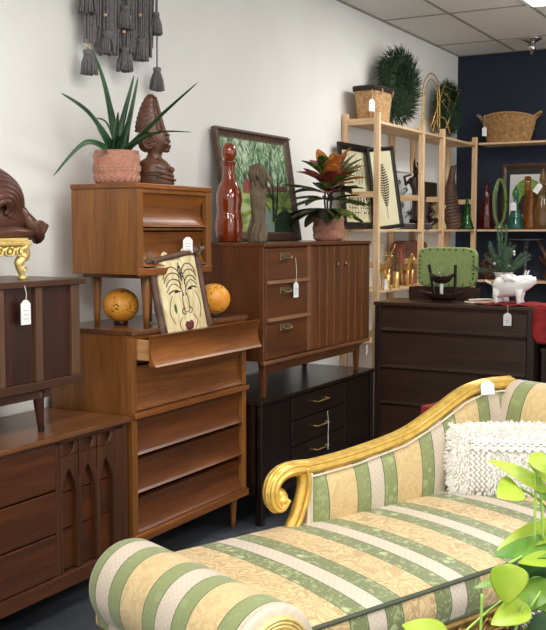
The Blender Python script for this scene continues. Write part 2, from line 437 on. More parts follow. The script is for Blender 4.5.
LIGHTS = [(6.77, 1.69, 'recessed ceiling light panel nearest the navy wall', 20),
          (3.1, 1.08, 'recessed ceiling light panel above the striped chaise', 14),
          (.7, 1.08, 'recessed ceiling light panel above the walnut dresser', 45),
          (.7, -1.36, 'recessed ceiling light panel on the open side of the shop', 45),
          (3.1, -1.36, 'recessed ceiling light panel right of the chaise', 28)]
for x, y, l, p in LIGHTS: light_panel(x, y, l, p)
for x, y, z, e in ((7.3, -.2, 1.9, 34), (2.6, -.6, 1.9, 22)):   # unseen fill lights added off to the right to brighten the ceiling
    ld = bpy.data.lights.new('ceiling_fill', 'AREA'); ld.shape = 'DISK'; ld.size = .9; ld.energy = e; ld.color = (1, .97, .93)
    lo = bpy.data.objects.new('ceiling_fill', ld); col.objects.link(lo); lo.location = (x, y, z); lo.rotation_euler = (PI, 0, 0)
t = thing('ceiling_sprinkler', 'small chrome sprinkler head hanging from the ceiling tile before the navy wall', 'sprinkler', atX(532, 38, 8.66).to_tuple()[:2]+(CZ,))
obj('flange', G().lathe([(.03, -.04), (.085, -.012), (.085, 0)], n=20), 'chrome', t, smooth=True)
obj('body', G().lathe([(.022, -.11), (.034, -.10), (.034, -.045), (.028, -.04)], n=14), 'chrome', t, smooth=True)
g = G(); g.box(-.045, -.037, -.008, .008, -.07, -.01); g.box(.037, .045, -.008, .008, -.07, -.01); g.lathe([(.012, -.135), (.012, -.1)], n=8)
obj('deflector', g, 'brass_old', t)

# ------------------------------------------------------------------ price tags
def price_tag(name_label, p, w=.05, h=.085, rz=0, drop=.0, stand=False, tilt=0):
    """p = world point of the top of the card; drop = length of string above it"""
    t = thing('price_tag', name_label, 'price tag', p, rz, 'white paper price tags')
    g = G(); c = w*.28
    g.prism([(-w/2, -h), (w/2, -h), (w/2, -c), (c*.6, 0), (-c*.6, 0), (-w/2, -c)], 'y', -.0012, .0012)
    cd = obj('card', g, 'white_card', t)
    g = G()
    for k in range(3):
        z = -h*(.42+.17*k); n = 7; l = w*R(.5, .7)
        g.tube([(-l/2+l*i/n, -.002, z+R(-1, 1)*h*.025) for i in range(n+1)], .0007, 4)
    obj('handwriting', g, 'ink', cd)
    if drop:
        obj('string', G().tube([(0, 0, -c*.6), (.003, -.003, drop*.4), (0, .003, drop)], .0015, 5), 'string', t)
    if tilt: t.rotation_euler = (tilt, 0, rz)
    return t

# ------------------------------------------------------------------ furniture helpers
def taper_leg(name, parent, x, y, z0, z1, r0, r1, m, dx=0, dy=0, n=12, tip=None):
    g = G(); g.rings([[(x+dx*(1-t)+(r0*(1-t)+r1*t)*math.cos(2*PI*k/n), y+dy*(1-t)+(r0*(1-t)+r1*t)*math.sin(2*PI*k/n), z0+(z1-z0)*t) for k in range(n)] for t in (0, .25, .5, .75, 1)])
    o = obj(name, g, m, parent, smooth=True)
    if tip:
        g = G(); g.lathe([(r0*1.08, 0), (r0*1.2, (z1-z0)*.12)], (x+dx, y+dy, z0), n=12); obj('ferrule', g, tip, o)
    return o
def hollow_case(g, w, d, z0, z1, t=.022, topo=.01):
    g.box(0, t, 0, d, z0, z1); g.box(w-t, w, 0, d, z0, z1)
    g.box(t, w-t, d-.012, d, z0, z1); g.box(t, w-t, 0, d-.012, z0, z0+t)
    g.box(t, w-t, 0, d-.012, z1-.02, z1)
def cove(z0, z1, rec=.034, top=.0, th=.055, n=14):
    """hollow-curved drawer front: proud at the top and bottom edges, hollowed between"""
    f = []
    for i in range(n+1):
        t = i/n
        f.append((top+rec*math.sin(PI*t**.85)**.8+.008*t, z0+(z1-z0)*t))
    return f+[(th+top, z1), (th+top, z0)]

# ---- honey walnut chest with an open drawer
W = .975
t = thing('tall_chest', 'honey walnut tall chest of curved drawers, the top one pulled open', 'chest of drawers', (3.475, 2.65, 0))
g = G(); hollow_case(g, W, .46, .135, 1.04)
g.box(.022, W-.022, .0, .45, .672, .698)
for z in (.90, .484, .31): g.box(.022, W-.022, .06, .08, z, z+.014)
obj('case', g, ['chest_z'], t, bevel=.002)
obj('middle_rail', G().box(.0, W, -.022, .0, .672, .697), 'chest_x', t, bevel=.004)
obj('base_rail', G().box(.0, W, -.018, .0, .112, .150), 'chest_x', t, bevel=.004)
obj('top', G().box(-.004, W+.012, -.012, .462, 1.04, 1.062), wood('chest_top', (84, 54, 36), (120, 80, 54), 'x', .22), t, bevel=.003)
obj('shade_board', G().box(.022, W-.022, .18, .19, .16, 1.04), 'gap_shade', t)  # black board behind the drawers, painted shade for the gaps
# scalloped stiles at both sides
for xs in (.0, W-.036):
    g = G()
    for a, b in ((.70, 1.04), (.15, .672)): g.box(xs-.0006, xs+.0366, -.002, .024, a, b)
    obj('stile', g, 'chest_z', t, bevel=.002)
for k, (z0, z1) in enumerate(((.705, .900), (.505, .664), (.334, .482), (.155, .306))):
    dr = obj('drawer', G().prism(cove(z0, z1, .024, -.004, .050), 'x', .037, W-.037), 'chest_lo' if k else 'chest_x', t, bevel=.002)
# the open one
pull = .118
dr = obj('drawer', G().prism([(y-pull, z) for y, z in cove(.906, 1.043, .022, 0, .040)], 'x', .022, W-.03), 'chest_x', t, bevel=.002)
g = G(); x0, x1 = .045, W-.055; ya = .038-pull; yb = .30
g.box(x0, x0+.012, ya, yb, .93, 1.02); g.box(x1-.012, x1, ya, yb, .93, 1.02); g.box(x0, x1, yb-.012, yb, .93, 1.02); g.box(x0+.012, x1-.012, ya, yb-.012, .935, .942)
obj('drawer_box', g, 'drawer_in', dr)
for x, y in ((.05, .05), (W-.05, .05), (.05, .41), (W-.05, .41)): taper_leg('leg', t, x, y, FL, .135, .012, .024, 'chest_z')

# ---- two drawer nightstand on legs, standing on the chest
HZ = 1.063; W = .59
t = thing('nightstand', 'small honey walnut two-drawer nightstand standing on the tall chest', 'nightstand', (3.53, 2.65, HZ))
g = G(); hollow_case(g, W, .37, .24, .62, .022)
g.box(.022, W-.022, .02, .36, .435, .447)
obj('case', g, 'chest_z', t, bevel=.002)
obj('top', G().box(-.006, W+.006, -.008, .372, .62, .642), 'chest_x', t, bevel=.003)
obj('shade_board', G().box(.022, W-.022, .10, .11, .262, .60), 'gap_shade', t)  # dark board gives the drawer gaps their shade by colour
for xs in (0, W-.04): obj('stile', G().box(xs-.0006, xs+.0406, -.002, .024, .2395, .6195), 'chest_z', t, bevel=.002)
for z0, z1 in ((.452, .598), (.275, .428)):
    obj('drawer', G().prism(cove(z0, z1, .030, -.002, .055), 'x', .041, W-.041), 'chest_x', t, bevel=.002)
obj('base_rail', G().box(.0, W, -.006, .0, .235, .268), 'chest_x', t, bevel=.003)
for x, y in ((.125, .05), (W-.075, .05), (.11, .32), (W-.075, .32)): taper_leg('leg', t, x, y, 0, .24, .013, .025, 'chest_z')
g = G(); g.box(.04, W-.04, .02, .04, .222, .24); g.box(.05, .10, .04, .35, .222, .24); g.box(W-.10, W-.05, .04, .35, .222, .24)
obj('leg_frame', g, 'cred_x', t)

# ---- low walnut dresser with arched panel
DX0 = 1.75; W = 3.440-DX0
t = thing('low_dresser', 'long low walnut dresser with three narrow pointed arches beside its drawers', 'dresser', (DX0, 2.65, 0))
g = G(); hollow_case(g, W, .46, .09, .67, .03); g.box(1.225, 1.25, .0, .44, .12, .66); g.box(1.60, 1.66, .0, .03, .12, .66)
obj('case', g, 'low_z', t, bevel=.002)
obj('top', G().box(-.005, W+.005, -.018, .464, .67, .692), 'low_top', t, bevel=.004)
obj('plinth', G().box(0, W, -.008, .0, .058, .118), 'low_x', t, bevel=.004)
obj('shade_board', G().box(.03, W-.03, .09, .1, .12, .66), 'gap_shade', t)  # shade between drawers and arches, put in as a black board
for z0, z1 in ((.475, .655), (.30, .468), (.125, .293)):
    obj('drawer', G().box(.035, .62, -.004, .02, z0, z1), 'low_x', t, bevel=.004)
    obj('drawer', G().box(.628, 1.222, -.004, .02, z0, z1), 'low_x', t, bevel=.004)
# arch section: three tall narrow panels, x 1.25 .. 1.60
aw = .113
for k in range(3):
    x0 = 1.252+k*(aw+.004); x1 = x0+aw-.004; xm = (x0+x1)/2; hw = (x1-x0)/2-.012
    g = G()
    for z0, z1 in ((.125, .29), (.296, .44), (.446, .655)): g.box(x0, x1, .022, .034, z0, z1)
    g.box(x1-.001, x1+.006, .006, .03, .125, .655)
    pn = obj('arch_drawer', g, 'low_x', t)
    g = G()
    g.box(x0, x0+.012, .0, .024, .125, .44); g.box(x1-.012, x1, .0, .024, .125, .44)
    # pointed arch spandrels
    n = 7; arch = []
    for s_, xx in ((-1, x0), (1, x1)):
        inner = [(xm+s_*hw*(1-(i/n)**1.7), .44+.105*(i/n)) for i in range(n+1)]
        poly = inner+[(xm, .60), (xx, .60), (xx, .44)]
        if s_ < 0: poly = poly[::-1]
        for i in range(n):
            a, b = inner[i], inner[i+1]
            g.prism([a, b, (xm if i == n-1 else b[0], .60), (a[0], .60)] if True else poly, 'y', .0, .024)
        g.prism([(xx, .44), (inner[0][0], .44), (inner[0][0], .60), (xx, .60)], 'y', .0, .024)
    # round scoop pull at the top, framed
    inner = [(xm+hw*.88*math.cos(PI+PI*i/8), .652+.055*math.sin(PI+PI*i/8)) for i in range(9)]
    for i in range(8):
        a, b = inner[i], inner[i+1]; g.prism([(a[0], .597), (b[0], .597), b, a], 'y', .0, .024)
    g.prism([(x0, .597), (inner[0][0], .597), (inner[0][0], .655), (x0, .655)], 'y', 0, .024)
    g.prism([(inner[-1][0], .597), (x1, .597), (x1, .655), (inner[-1][0], .655)], 'y', 0, .024)
    g.tube([(xm+hw*.88*math.cos(PI+PI*i/8), .0, .652+.055*math.sin(PI+PI*i/8)) for i in range(9)], .003, 6)
    g.tube([(x0+.001, -.002, .13), (x0+.001, -.002, .5)], .003, 5); g.tube([(x1-.001, -.002, .13), (x1-.001, -.002, .5)], .003, 5)
    obj('arch_panel', g, 'low_z', t)
for x, y in ((.08, .05), (W-.08, .08), (.08, .40), (W-.08, .40)): taper_leg('leg', t, x, y, FL, .095, .016, .022, 'low_z')

# ---- upper mahogany cabinet on legs
UZ = .693; ux0 = 1.95; W = 3.208-ux0
t = thing('raised_cabinet', 'reddish dark mahogany cabinet on tapered legs, stacked on the low walnut dresser', 'cabinet', (ux0, 2.72, UZ))
g = G(); g.box(0, W, .02, .39, .21, .585)
obj('case', g, 'up_z', t, bevel=.002)
obj('top', G().box(-.02, W+.028, -.022, .40, .585, .610), 'up_x', t, bevel=.003)
obj('base_rail', G().box(-.0, W+.012, -.016, .39, .178, .212), 'up_x', t, bevel=.003)
xs = [W-.05-.209*k for k in range(6)]
for k, x in enumerate(xs):
    obj('stile', G().box(x, x+(.05 if k == 0 else .036), -.012, .02, .212, .585), 'up_stile', t, bevel=.003)
for a, b in zip(xs, xs[1:]):
    obj('door_panel', G().box(b+.036, a, .004, .02, .212, .585), 'up_z', t, bevel=.002)
obj('apron', G().box(.05, W-.16, .01, .03, .14, .178), 'up_x', t)
for x, y, dx in ((W-.215, .03, -.015), (.2, .03, .015), (W-.2, .34, -.015), (.2, .34, .015)):
    taper_leg('leg', t, x-.0, y, 0, .178, .012, .026, 'up_z', dx=-dx, tip='metal_blk')
p = atY(25.5, 300, 2.69); price_tag('white price tag hanging on the front of the mahogany cabinet', p, .052, .095, 0, .055)

# ---- credenza (teak, three drawers and two grooved doors)
CZ0 = .607; W = 1.375
t = thing('credenza', 'mid-century teak credenza with three drawers left of grooved doors', 'sideboard', (4.545, 2.60, CZ0))
g = G(); g.box(0, W, .02, .45, .197, .807); obj('case', g, 'cred_z', t, bevel=.002)
obj('top', G().box(-.004, W+.004, -.012, .455, .805, .825), 'cred_x', t, bevel=.003)
obj('stile', G().box(0, .022, -.002, .02, .197, .807), 'cred_z', t, bevel=.002)
obj('stile', G().box(W-.022, W, -.002, .02, .197, .807), 'cred_z', t, bevel=.002)
obj('divider', G().box(.505, .545, -.004, .02, .207, .807), 'cred_lip', t, bevel=.003)
obj('base_rail', G().box(0, W, -.010, .02, .179, .199), 'cred_lip', t, bevel=.003)
def old_pull(parent, x, z):
    g = G(); g.box(x-.055, x+.055, -.012, -.004, z-.020, z+.020); h = obj('handle', g, 'brass_old', parent, bevel=.003)
    g = G(); g.tube([(x-.045, -.014, z+.008), (x-.045, -.028, z-.002), (x-.03, -.030, z-.008), (x+.03, -.030, z-.008), (x+.045, -.028, z-.002), (x+.045, -.014, z+.008)], .0035, 6)
    obj('bail', g, 'brass_old', h)
for z0, z1 in ((.627, .795), (.425, .612), (.205, .412)):
    d = obj('drawer', G().box(.026, .502, -.004, .02, z0, z1), 'cred_x', t, bevel=.003)
    if z1 < .72: obj('lip', G().prism([(-.022, z1-.004), (-.004, z1-.010), (-.004, z1+.014), (-.014, z1+.012)], 'x', .022, .512), 'cred_lip', d)
    old_pull(d, .225, z1-.045)
for k in range(2):
    x0 = .55+k*.40; x1 = x0+.397
    d = obj('door', G().box(x0, x1, -.003, .02, .205, .799), 'cred_z', t, bevel=.002)
    for q in range(1, 4 if k == 0 else 4):
        xx = x0+q*(x1-x0)/4+(.0)
        obj('bead', G().box(xx-.004, xx+.004, -.008, -.002, .207, .797), 'cred_lip', d)
    kx = x1-.055 if k == 0 else x0+.055
    obj('knob', G().lathe([(.014, 0), (.012, .012), (.004, .012)], n=12).move(Matrix.Translation((kx, -.003, .687)) @ Matrix.Rotation(PI/2, 4, 'X')), 'brass_old', d, smooth=True)
for x, y in ((.05, .03), (W-.13, .03), (.05, .40), (W-.13, .40)):
    g = G(); g.rings([[(x+sx_*a, y+sy_*a, z) for sx_, sy_ in ((-1, -1), (1, -1), (1, 1), (-1, 1))] for a, z in ((.013, 0), (.020, .197))]); obj('leg', g, 'cred_z', t, bevel=.003)
obj('apron', G().prism([(.02, .179), (.10, .127), (W-.18, .127), (W-.02, .179)], 'y', .02, .035), 'cred_x', t)
p = atY(296, 282, 2.575); price_tag('white price tag strung from the top drawer pull of the teak credenza', p, .055, .085, 0, .135)
p = atY(367, 345, 2.56); price_tag('small white price tag at the right end of the credenza base', p, .045, .06, .3, 0.01)

# ---- black cabinet under the credenza
t = thing('black_cabinet', 'low ebonised cabinet with three brass-handled drawers under the teak credenza', 'cabinet', (4.475, 2.575, 0))
W = 1.46
g = G(); g.box(.0, W, .02, .52, .10, .585); obj('case', g, 'blk_z', t, bevel=.002)
obj('top', G().box(-.012, W+.012, -.012, .53, .585, .606), 'blk_x', t, bevel=.003)
for x in (0, W-.04):
    for y in (-.005, .485): obj('leg', G().box(x, x+.04, y, y+.04, FL, .585), 'blk_z', t, bevel=.003)
obj('door', G().box(.045, .345, .006, .022, .11, .575), 'blk_z', t, bevel=.003)
obj('door', G().box(1.045, W-.045, .006, .022, .11, .575), 'blk_z', t, bevel=.003)
for z, z0, z1 in ((.515, .445, .575), (.372, .30, .437), (.233, .11, .292)):
    d = obj('drawer', G().box(.355, 1.035, .002, .022, z0, z1), 'blk_x', t, bevel=.003)
    g = G(); zc = z; xc = .70
    g.tube([(xc-.075, .002, zc), (xc-.075, -.022, zc), (xc+.075, -.022, zc), (xc+.075, .002, zc)], .0034, 8)
    obj('handle', g, 'brass', d)
obj('plinth', G().box(.04, W-.04, .01, .03, .07, .105), 'blk_x', t)
p = atY(328, 436, 2.545); price_tag('white price tag hanging from the drawer handles of the black cabinet', p, .05, .075, .5, .15)

# ---- dark dresser across the corner
t = thing('espresso_dresser', 'wide espresso brown four-drawer dresser standing before the pine shelves', 'dresser', (6.35, 2.743, 0), -PI/2)
W = 1.10
g = G(); g.box(0, W, .02, .45, FL, .985); obj('case', g, 'dk_z', t, bevel=.002)
obj('top', G().box(-.008, W+.008, -.01, .455, .985, 1.008), 'dk_x', t, bevel=.003)
for x in (0, W-.045): obj('stile', G().box(x, x+.045, -.005, .02, 0, .985), 'dk_z', t, bevel=.004)
for z0, z1 in ((.815, .975), (.56, .803), (.31, .548), (.08, .298)):
    obj('drawer', G().prism([(-.012, z0), (.0, z0+.02), (-.0, z1-.015), (-.006, z1), (.02, z1), (.02, z0)], 'x', .048, W-.048), 'dk_x', t, bevel=.002)
obj('plinth', G().box(.045, W-.045, .0, .02, .02, .07), 'dk_x', t)
t = thing('dark_low_chest', 'lower dark brown chest at the right edge beneath the red velvet cloth', 'chest', (6.42, 1.615, FL), -PI/2)
g = G(); g.box(0, .95, .02, .45, .0, .78); obj('case', g, 'dk_z', t, bevel=.003)
obj('top', G().box(0, .96, -.005, .455, .78, .802), 'dk_x', t, bevel=.003)
for z in (.08, .32, .56): obj('drawer', G().box(.03, .92, .0, .02, z, z+.205), 'dk_x', t, bevel=.004)

# ------------------------------------------------------------------ pine shelving
def side_frame(parent, x, y0, y1, h, along='y'):
    """ladder frame: front and rear post plus rungs, in the plane x"""
    for y in (y0, y1): obj('post', G().box(x-.016, x+.016, y-.022, y+.022, 0, h), 'pine_z', parent, bevel=.003)
    for z in (.25, .75, 1.25, 1.755, h-.06):
        obj('rung', G().box(x-.009, x+.009, y0+.022, y1-.022, z-.022, z+.022), 'pine_y', parent, bevel=.002)
def shelf_board(parent, x0, x1, y0, y1, z, m='pine_x'):
    obj('shelf', G().box(x0, x1, y0, y1, z-.018, z), m, parent, bevel=.002)
SF, SB = 2.87, 3.12; SH = 2.335
LV = (.30, .68, 1.06, 1.505, 2.275)
def pine_unit(label, x0, x1, left=True, right=True):
    t = thing('pine_shelf_unit', label, 'shelf', (x0, SF, 0), 0, 'unfinished pine shelving units')
    W = x1-x0
    if left: side_frame(t, 0, 0, SB-SF, SH)
    if right: side_frame(t, W, 0, SB-SF, SH)
    for z in LV: shelf_board(t, (.018 if left else .018), W-.018, -.016, SB-SF+.01, z)
    return t
pine_unit('pine shelf unit along the white wall holding the framed prints and the square basket', 6.66, 7.545)
pine_unit('narrow pine bay linking the two taller shelf units along the white wall', 7.545, 8.02, False, False)
t = pine_unit('pine shelf unit nearest the corner, holding the green glass decanter', 8.02, 8.88)
# unit on the navy wall
t = thing('pine_shelf_unit', 'pine shelf unit against the navy wall holding coloured glass vases', 'shelf', (8.90, 2.84, 0), -PI/2, 'unfinished pine shelving units')
for x in (.0, .89):
    pass
for z in (.30, .68, 1.045, 1.505, 2.285): obj('shelf', G().box(.0, 1.16, -.01, .29, z-.018, z), 'pine_x', t, bevel=.002)
for y in (.0, .27):
    obj('post', G().box(1.16, 1.192, y-.022, y+.022, 0, SH), 'pine_z', t, bevel=.003)
for z in (.25, .75, 1.25, 1.755, 2.27): obj('rung', G().box(1.167, 1.185, .022, .248, z-.022, z+.022), 'pine_y', t)
#__NEXT__
# ------------------------------------------------------------------ chaise longue
CHL = (1.896, 1.247, 0); CR = math.atan2(-.370, .929)
ch = thing('chaise_longue', 'chaise longue in green, cream and gold striped damask with a carved gilt frame', 'chaise longue', CHL, CR)
CM = Matrix.Translation(CHL) @ Matrix.Rotation(CR, 4, 'Z')
def chw(x, y, z): return CM @ V((x, y, z))
# seat cushion (crowned top, boxed front)
X0, X1, Y0, Y1 = .16, 2.02, .025, .72
def seatz(u, v):
    return .468+.040*(max(0, math.sin(PI*min(1, max(0, v*.86+.02))))**.55)*(min(1, (1-abs(2*u-1))*6)**.5)
g = G(); nu, nv = 60, 26
top = g.grid(lambda u, v: (X0+(X1-X0)*u, Y0+(Y1-Y0)*v, seatz(u, v)), nu, nv)
def frontface(u, v):
    z = .468-.115*v; bul = .016*math.sin(PI*v)
    return (X0+(X1-X0)*u, Y0-bul, z)
g.grid(frontface, nu, 6)
g.grid(lambda u, v: (X0+(X1-X0)*u, Y1, .468-.115*v), nu, 2)
g.grid(lambda u, v: (X0, Y0+(Y1-Y0)*u, .468-.115*v), 12, 2)
g.grid(lambda u, v: (X1, Y0+(Y1-Y0)*u, .468-.115*v), 12, 2)
bmesh.ops.remove_doubles(g.bm, verts=g.bm.verts, dist=.0008)
seat = obj('seat', g, 'fab_seat', ch, smooth=True)
g = G(); g.tube([(X0+(X1-X0)*i/40, Y0-.003, .470) for i in range(41)], .0065, 8); obj('piping', g, 'piping', seat, smooth=True)
g = G(); g.tube([(X0+(X1-X0)*i/40, Y0-.003, .356) for i in range(41)], .005, 8); obj('piping', g, 'piping', seat, smooth=True)
# gilt apron
g = G(); g.box(.13, 2.10, Y0-.006, Y0+.03, .275, .350)
ap = obj('apron', g, 'gold_dk', ch, bevel=.006)
g = G()
g.tube([(.13+1.97*i/30, Y0-.010, .345) for i in range(31)], .009, 8)
g.tube([(.13+1.97*i/30, Y0-.008, .280) for i in range(31)], .007, 8)
x = .20
while x < 2.05:   # carved acanthus scrolls
    for s_ in (-1, 1):
        g.tube([(x+s_*(.012+.045*q/8), Y0-.012-.004*math.sin(q), .312+.020*math.sin(q*.8)*(1-q/14)) for q in range(9)], [.006-.0004*q for q in range(9)], 6)
        g.tube([(x+s_*(.02+.03*q/6), Y0-.012, .300-.004*q+.01*math.sin(q)) for q in range(7)], .0035, 6)
    g.ball((x, Y0-.010, .312), (.010, .008, .014), 8, 6); x += .125
obj('carving', g, 'gold_dk', ap, smooth=True)
g = G(); g.box(.13, 2.10, Y1-.02, Y1+.01, .275, .35); g.box(.13, .16, Y0+.03, Y1-.02, .275, .35); g.box(2.07, 2.10, Y0+.03, Y1-.02, .275, .35); g.box(.16, 2.07, Y0+.03, Y1-.02, .33, .35)
obj('seat_rail', g, 'gold_dk', ch, bevel=.005)
for x, y, sx_ in ((.19, .06, -1), (2.03, .06, 1), (.19, .68, -1), (2.03, .68, 1)):
    g = G(); g.tube([(x, y, .30), (x+sx_*.02, y-.01, .24), (x+sx_*.025, y-.01, .16), (x+sx_*.005, y, .08), (x+sx_*.02, y-.005, .02), (x+sx_*.03, y-.005, 0)], [.045, .042, .028, .019, .020, .024], 12)
    obj('leg', g, 'gold', ch, smooth=True)
# bolster at the foot
BX0, BZ, BR = .178, .468, .130; BY0, BY1 = -.045, .652
prof = [(BY0, BR*.93), (BY0+.006, BR*.985), (BY0+.02, BR)] + [(BY0+.02+(BY1-BY0-.04)*i/20, BR) for i in range(1, 20)]+[(BY1-.02, BR), (BY1-.005, BR*.96), (BY1, BR*.88)]
g = G(); n = 48
g.rings([[(BX0+r*math.cos(2*PI*k/n), y, BZ+r*math.sin(2*PI*k/n)) for k in range(n)] for y, r in prof])
bo = obj('bolster', g, 'fab_bol', ch, smooth=True)
g = G()
g.rings([[(BX0+r*math.cos(2*PI*k/n), y, BZ+r*math.sin(2*PI*k/n)) for k in range(n)] for y, r in ((BY0+.014, BR*1.006), (BY0+.000, BR*.99), (BY0-.006, BR*.95), (BY0-.006, BR*.62))])
obj('end_border', g, 'fab_cream', bo, smooth=True)
g = G(); g.rings([[(BX0+r*math.cos(2*PI*k/n), y, BZ+r*math.sin(2*PI*k/n)) for k in range(n)] for y, r in ((BY0-.004, .104), (BY0-.012, .104), (BY0-.012, .084), (BY0-.009, .02))])
for q in range(3): g.tube([(BX0+(.098-.009*q)*math.cos(2*PI*k/36), BY0-.013, BZ+(.098-.009*q)*math.sin(2*PI*k/36)) for k in range(37)], .006, 6)
# scrolling spiral and leaves of the medallion
for s_ in (0, 1):
    g.tube([(BX0+(.074-.0028*k)*math.cos(.42*k+PI*s_), BY0-.014-.004*math.sin(k), BZ+(.074-.0028*k)*math.sin(.42*k+PI*s_)) for k in range(22)], [.011-.0003*k for k in range(22)], 7)
g.ball((BX0, BY0-.014, BZ), (.018, .010, .018), 10, 7)
obj('medallion', g, 'gold_br', bo, smooth=True)
# bolster pedestal panel and body under roll
g = G(); g.box(BX0-.09, BX0+.06, .0, .68, .345, .45); obj('arm_base', g, 'fab_bol', ch, bevel=.01)
# gilt back rail -----------------------------------------------------
RY = .700
def spl(P, n=10):
    out = []
    Q = [V(P[0])]+[V(p) for p in P]+[V(P[-1])]
    for i in range(1, len(Q)-2):
        for k in range(n):
            t = k/n; a, b, c, d = Q[i-1], Q[i], Q[i+1], Q[i+2]
            out.append(.5*((2*b)+(c-a)*t+(2*a-5*b+4*c-d)*t*t+(3*b-a-3*c+d)*t**3))
    out.append(V(P[-1])); return out
railpts = [(.822, .600), (.800, .575), (.780, .590), (.775, .630), (.796, .668), (.85, .688), (.95, .684), (1.13, .694), (1.39, .728), (1.554, .780), (1.727, .850), (1.83, .873), (1.93, .876), (2.04, .872)]
sp = spl([(x, RY, z) for x, z in railpts], 8)
def rad_at(i, n):
    t = i/n
    return 0.027 if t > .12 else .024+.03*(.12-t)
g = G(); nn = len(sp)-1
g.tube(sp, [rad_at(i, nn) for i in range(nn+1)], 14)
for off in (-.02, 0, .02):   # reeding
    pts = []
    for i, p in enumerate(sp):
        d = (sp[min(i+1, nn)]-sp[max(0, i-1)]).normalized(); nrm = V((-d.z, 0, d.x))
        pts.append(p+nrm*(.021*math.cos(off*40))+V((0, off, 0))*1.0)
    g.tube(pts, .0085, 8)
for off in (-.028, .028):
    g.tube([p+V((0, off*.85, -.004)) for p in sp], .0065, 8)
obj('back_rail', g, 'gold', ch, smooth=True)
g = G()
g.tube(spl([(.800, RY, .570), (.818, RY, .592), (.806, RY, .612), (.792, RY, .600)], 5), [.022]*16, 10)
g.ball((.806, RY, .592), (.020, .036, .020), 12, 8)
obj('scroll_end', g, 'gold', ch, smooth=True)
g = G(); g.tube(spl([(.905, RY, .690), (.915, RY, .645), (.905, RY, .585), (.880, RY, .525), (.855, RY, .47), (.86, RY, .36)], 6), [.024]*31, 12)
for off in (-.02, .02): g.tube([p+V((0, off-.01, 0)) for p in spl([(.905, RY, .690), (.915, RY, .645), (.905, RY, .585), (.880, RY, .525), (.855, RY, .47), (.86, RY, .36)], 6)], .009, 8)
obj('rail_support', g, 'gold', ch, smooth=True)
# back upholstery panel under the rail
def railz(x):
    pts = [p for p in railpts if p[0] >= .84]
    pts = [(.84, .700)]+[p for p in railpts[5:]]
    for a, b in zip(pts, pts[1:]):
        if a[0] <= x <= b[0]: return a[1]+(b[1]-a[1])*(x-a[0])/(b[0]-a[0])
    return pts[-1][1]
g = G()
def bp(u, v):
    x = .925+(2.02-.925)*u; zt = railz(x)-.022; z = .44+(zt-.44)*v
    return (x+(-.0 if v else 0), RY-.018-.034*math.sin(PI*min(1, v*.9+.1))**.6*min(1, u*18)**.5, z)
g.grid(bp, 50, 14)
g.grid(lambda u, v: (.925+(2.02-.925)*u, RY+.02, .44+(railz(.925+(2.02-.925)*u)-.022-.44)*v), 50, 4)
bk = obj('backrest', g, 'fab_back', ch, smooth=True)
g = G(); g.tube([(.925+(2.02-.925)*i/40, RY-.030, railz(.925+(2.02-.925)*i/40)-.026) for i in range(41)], .004, 8)
g.tube([(.925, RY-.03, .49+.018*i) for i in range(11)], .005, 8)
obj('piping', g, 'fab_cream', bk, smooth=True)
g = G(); g.rings([[(.93-.0, RY-.03, z) , (.93, RY+.02, z), (.908, RY+.02, z), (.908, RY-.03, z)] for z in (.47, .66)])
obj('back_border', g, 'fab_cream', ch, bevel=.004)
# rolled head rest at the far end
hp = [(1.90, .43), (1.895, .55), (1.905, .66), (1.925, .75), (1.945, .81), (1.975, .855), (2.02, .882), (2.07, .885), (2.115, .865), (2.14, .82), (2.13, .775), (2.09, .75), (2.06, .74), (2.05, .62), (2.05, .43)]
hs = [p for p in spl([(x, 0, z) for x, z in hp], 4)]
g = G(); rr = []
for y, k in ((.0, .93), (.01, 1), (.2, 1.0), (.4, 1.0), (.60, 1.0), (.675, 1.0), (.68, .97)):
    cx_, cz_ = 2.0, .66
    rr.append([(cx_+(p.x-cx_)*k, y, cz_+(p.z-cz_)*k) for p in hs])
g.rings(rr)
hd = obj('headrest', g, 'fab_head', ch, smooth=True)
g = G(); g.prism([(p.x, p.z) for p in hs[::2]], 'y', -.012, .004)
c = (2.06, .81)
g.tube([(c[0]+(.06-.0022*k)*math.cos(.4*k), -.016, c[1]+(.06-.0022*k)*math.sin(.4*k)) for k in range(26)], .009, 7)
obj('end_scroll', g, 'gold', hd, smooth=False)

# white wool cushion
cu = thing('throw_pillow', 'ivory wool throw pillow with shaggy tufts and knitted bands in the chaise corner', 'pillow')
pc = chw(1.79, .405, .492); ang = CR-PI/4
cu.location = pc; cu.rotation_euler = (-.24, 0, ang)
PW, PH, PT = .62, .275, .08
def psurf(u, v, s_=1):
    a, b = 2*u-1, 2*v-1
    th = PT*((1-abs(a)**3.0)*(1-abs(b)**3.0))**.5
    pin = 1-.05*(abs(a)**2)*(abs(b)**2)
    return V((a*PW/2*(1-.035*(1-a*a)*0-.03*abs(b)**2*0)*pin, -s_*th, PH/2+b*PH/2*pin*(1-.05*(1-a*a)*0)))
g = G(); g.grid(lambda u, v: psurf(u, v), 30, 18); g.grid(lambda u, v: psurf(u, v, -1), 30, 18)
bmesh.ops.remove_doubles(g.bm, verts=g.bm.verts, dist=.002)
cv = obj('cover', g, 'cream_knit', cu, smooth=True)
g = G()
def knit(u, v):   # knitted rows: a horizontal band and a vertical one
    return (.60 < v < .80 and u > .12) or (.13 < u < .24 and .06 < v < .8)
rnd = random.Random(3)
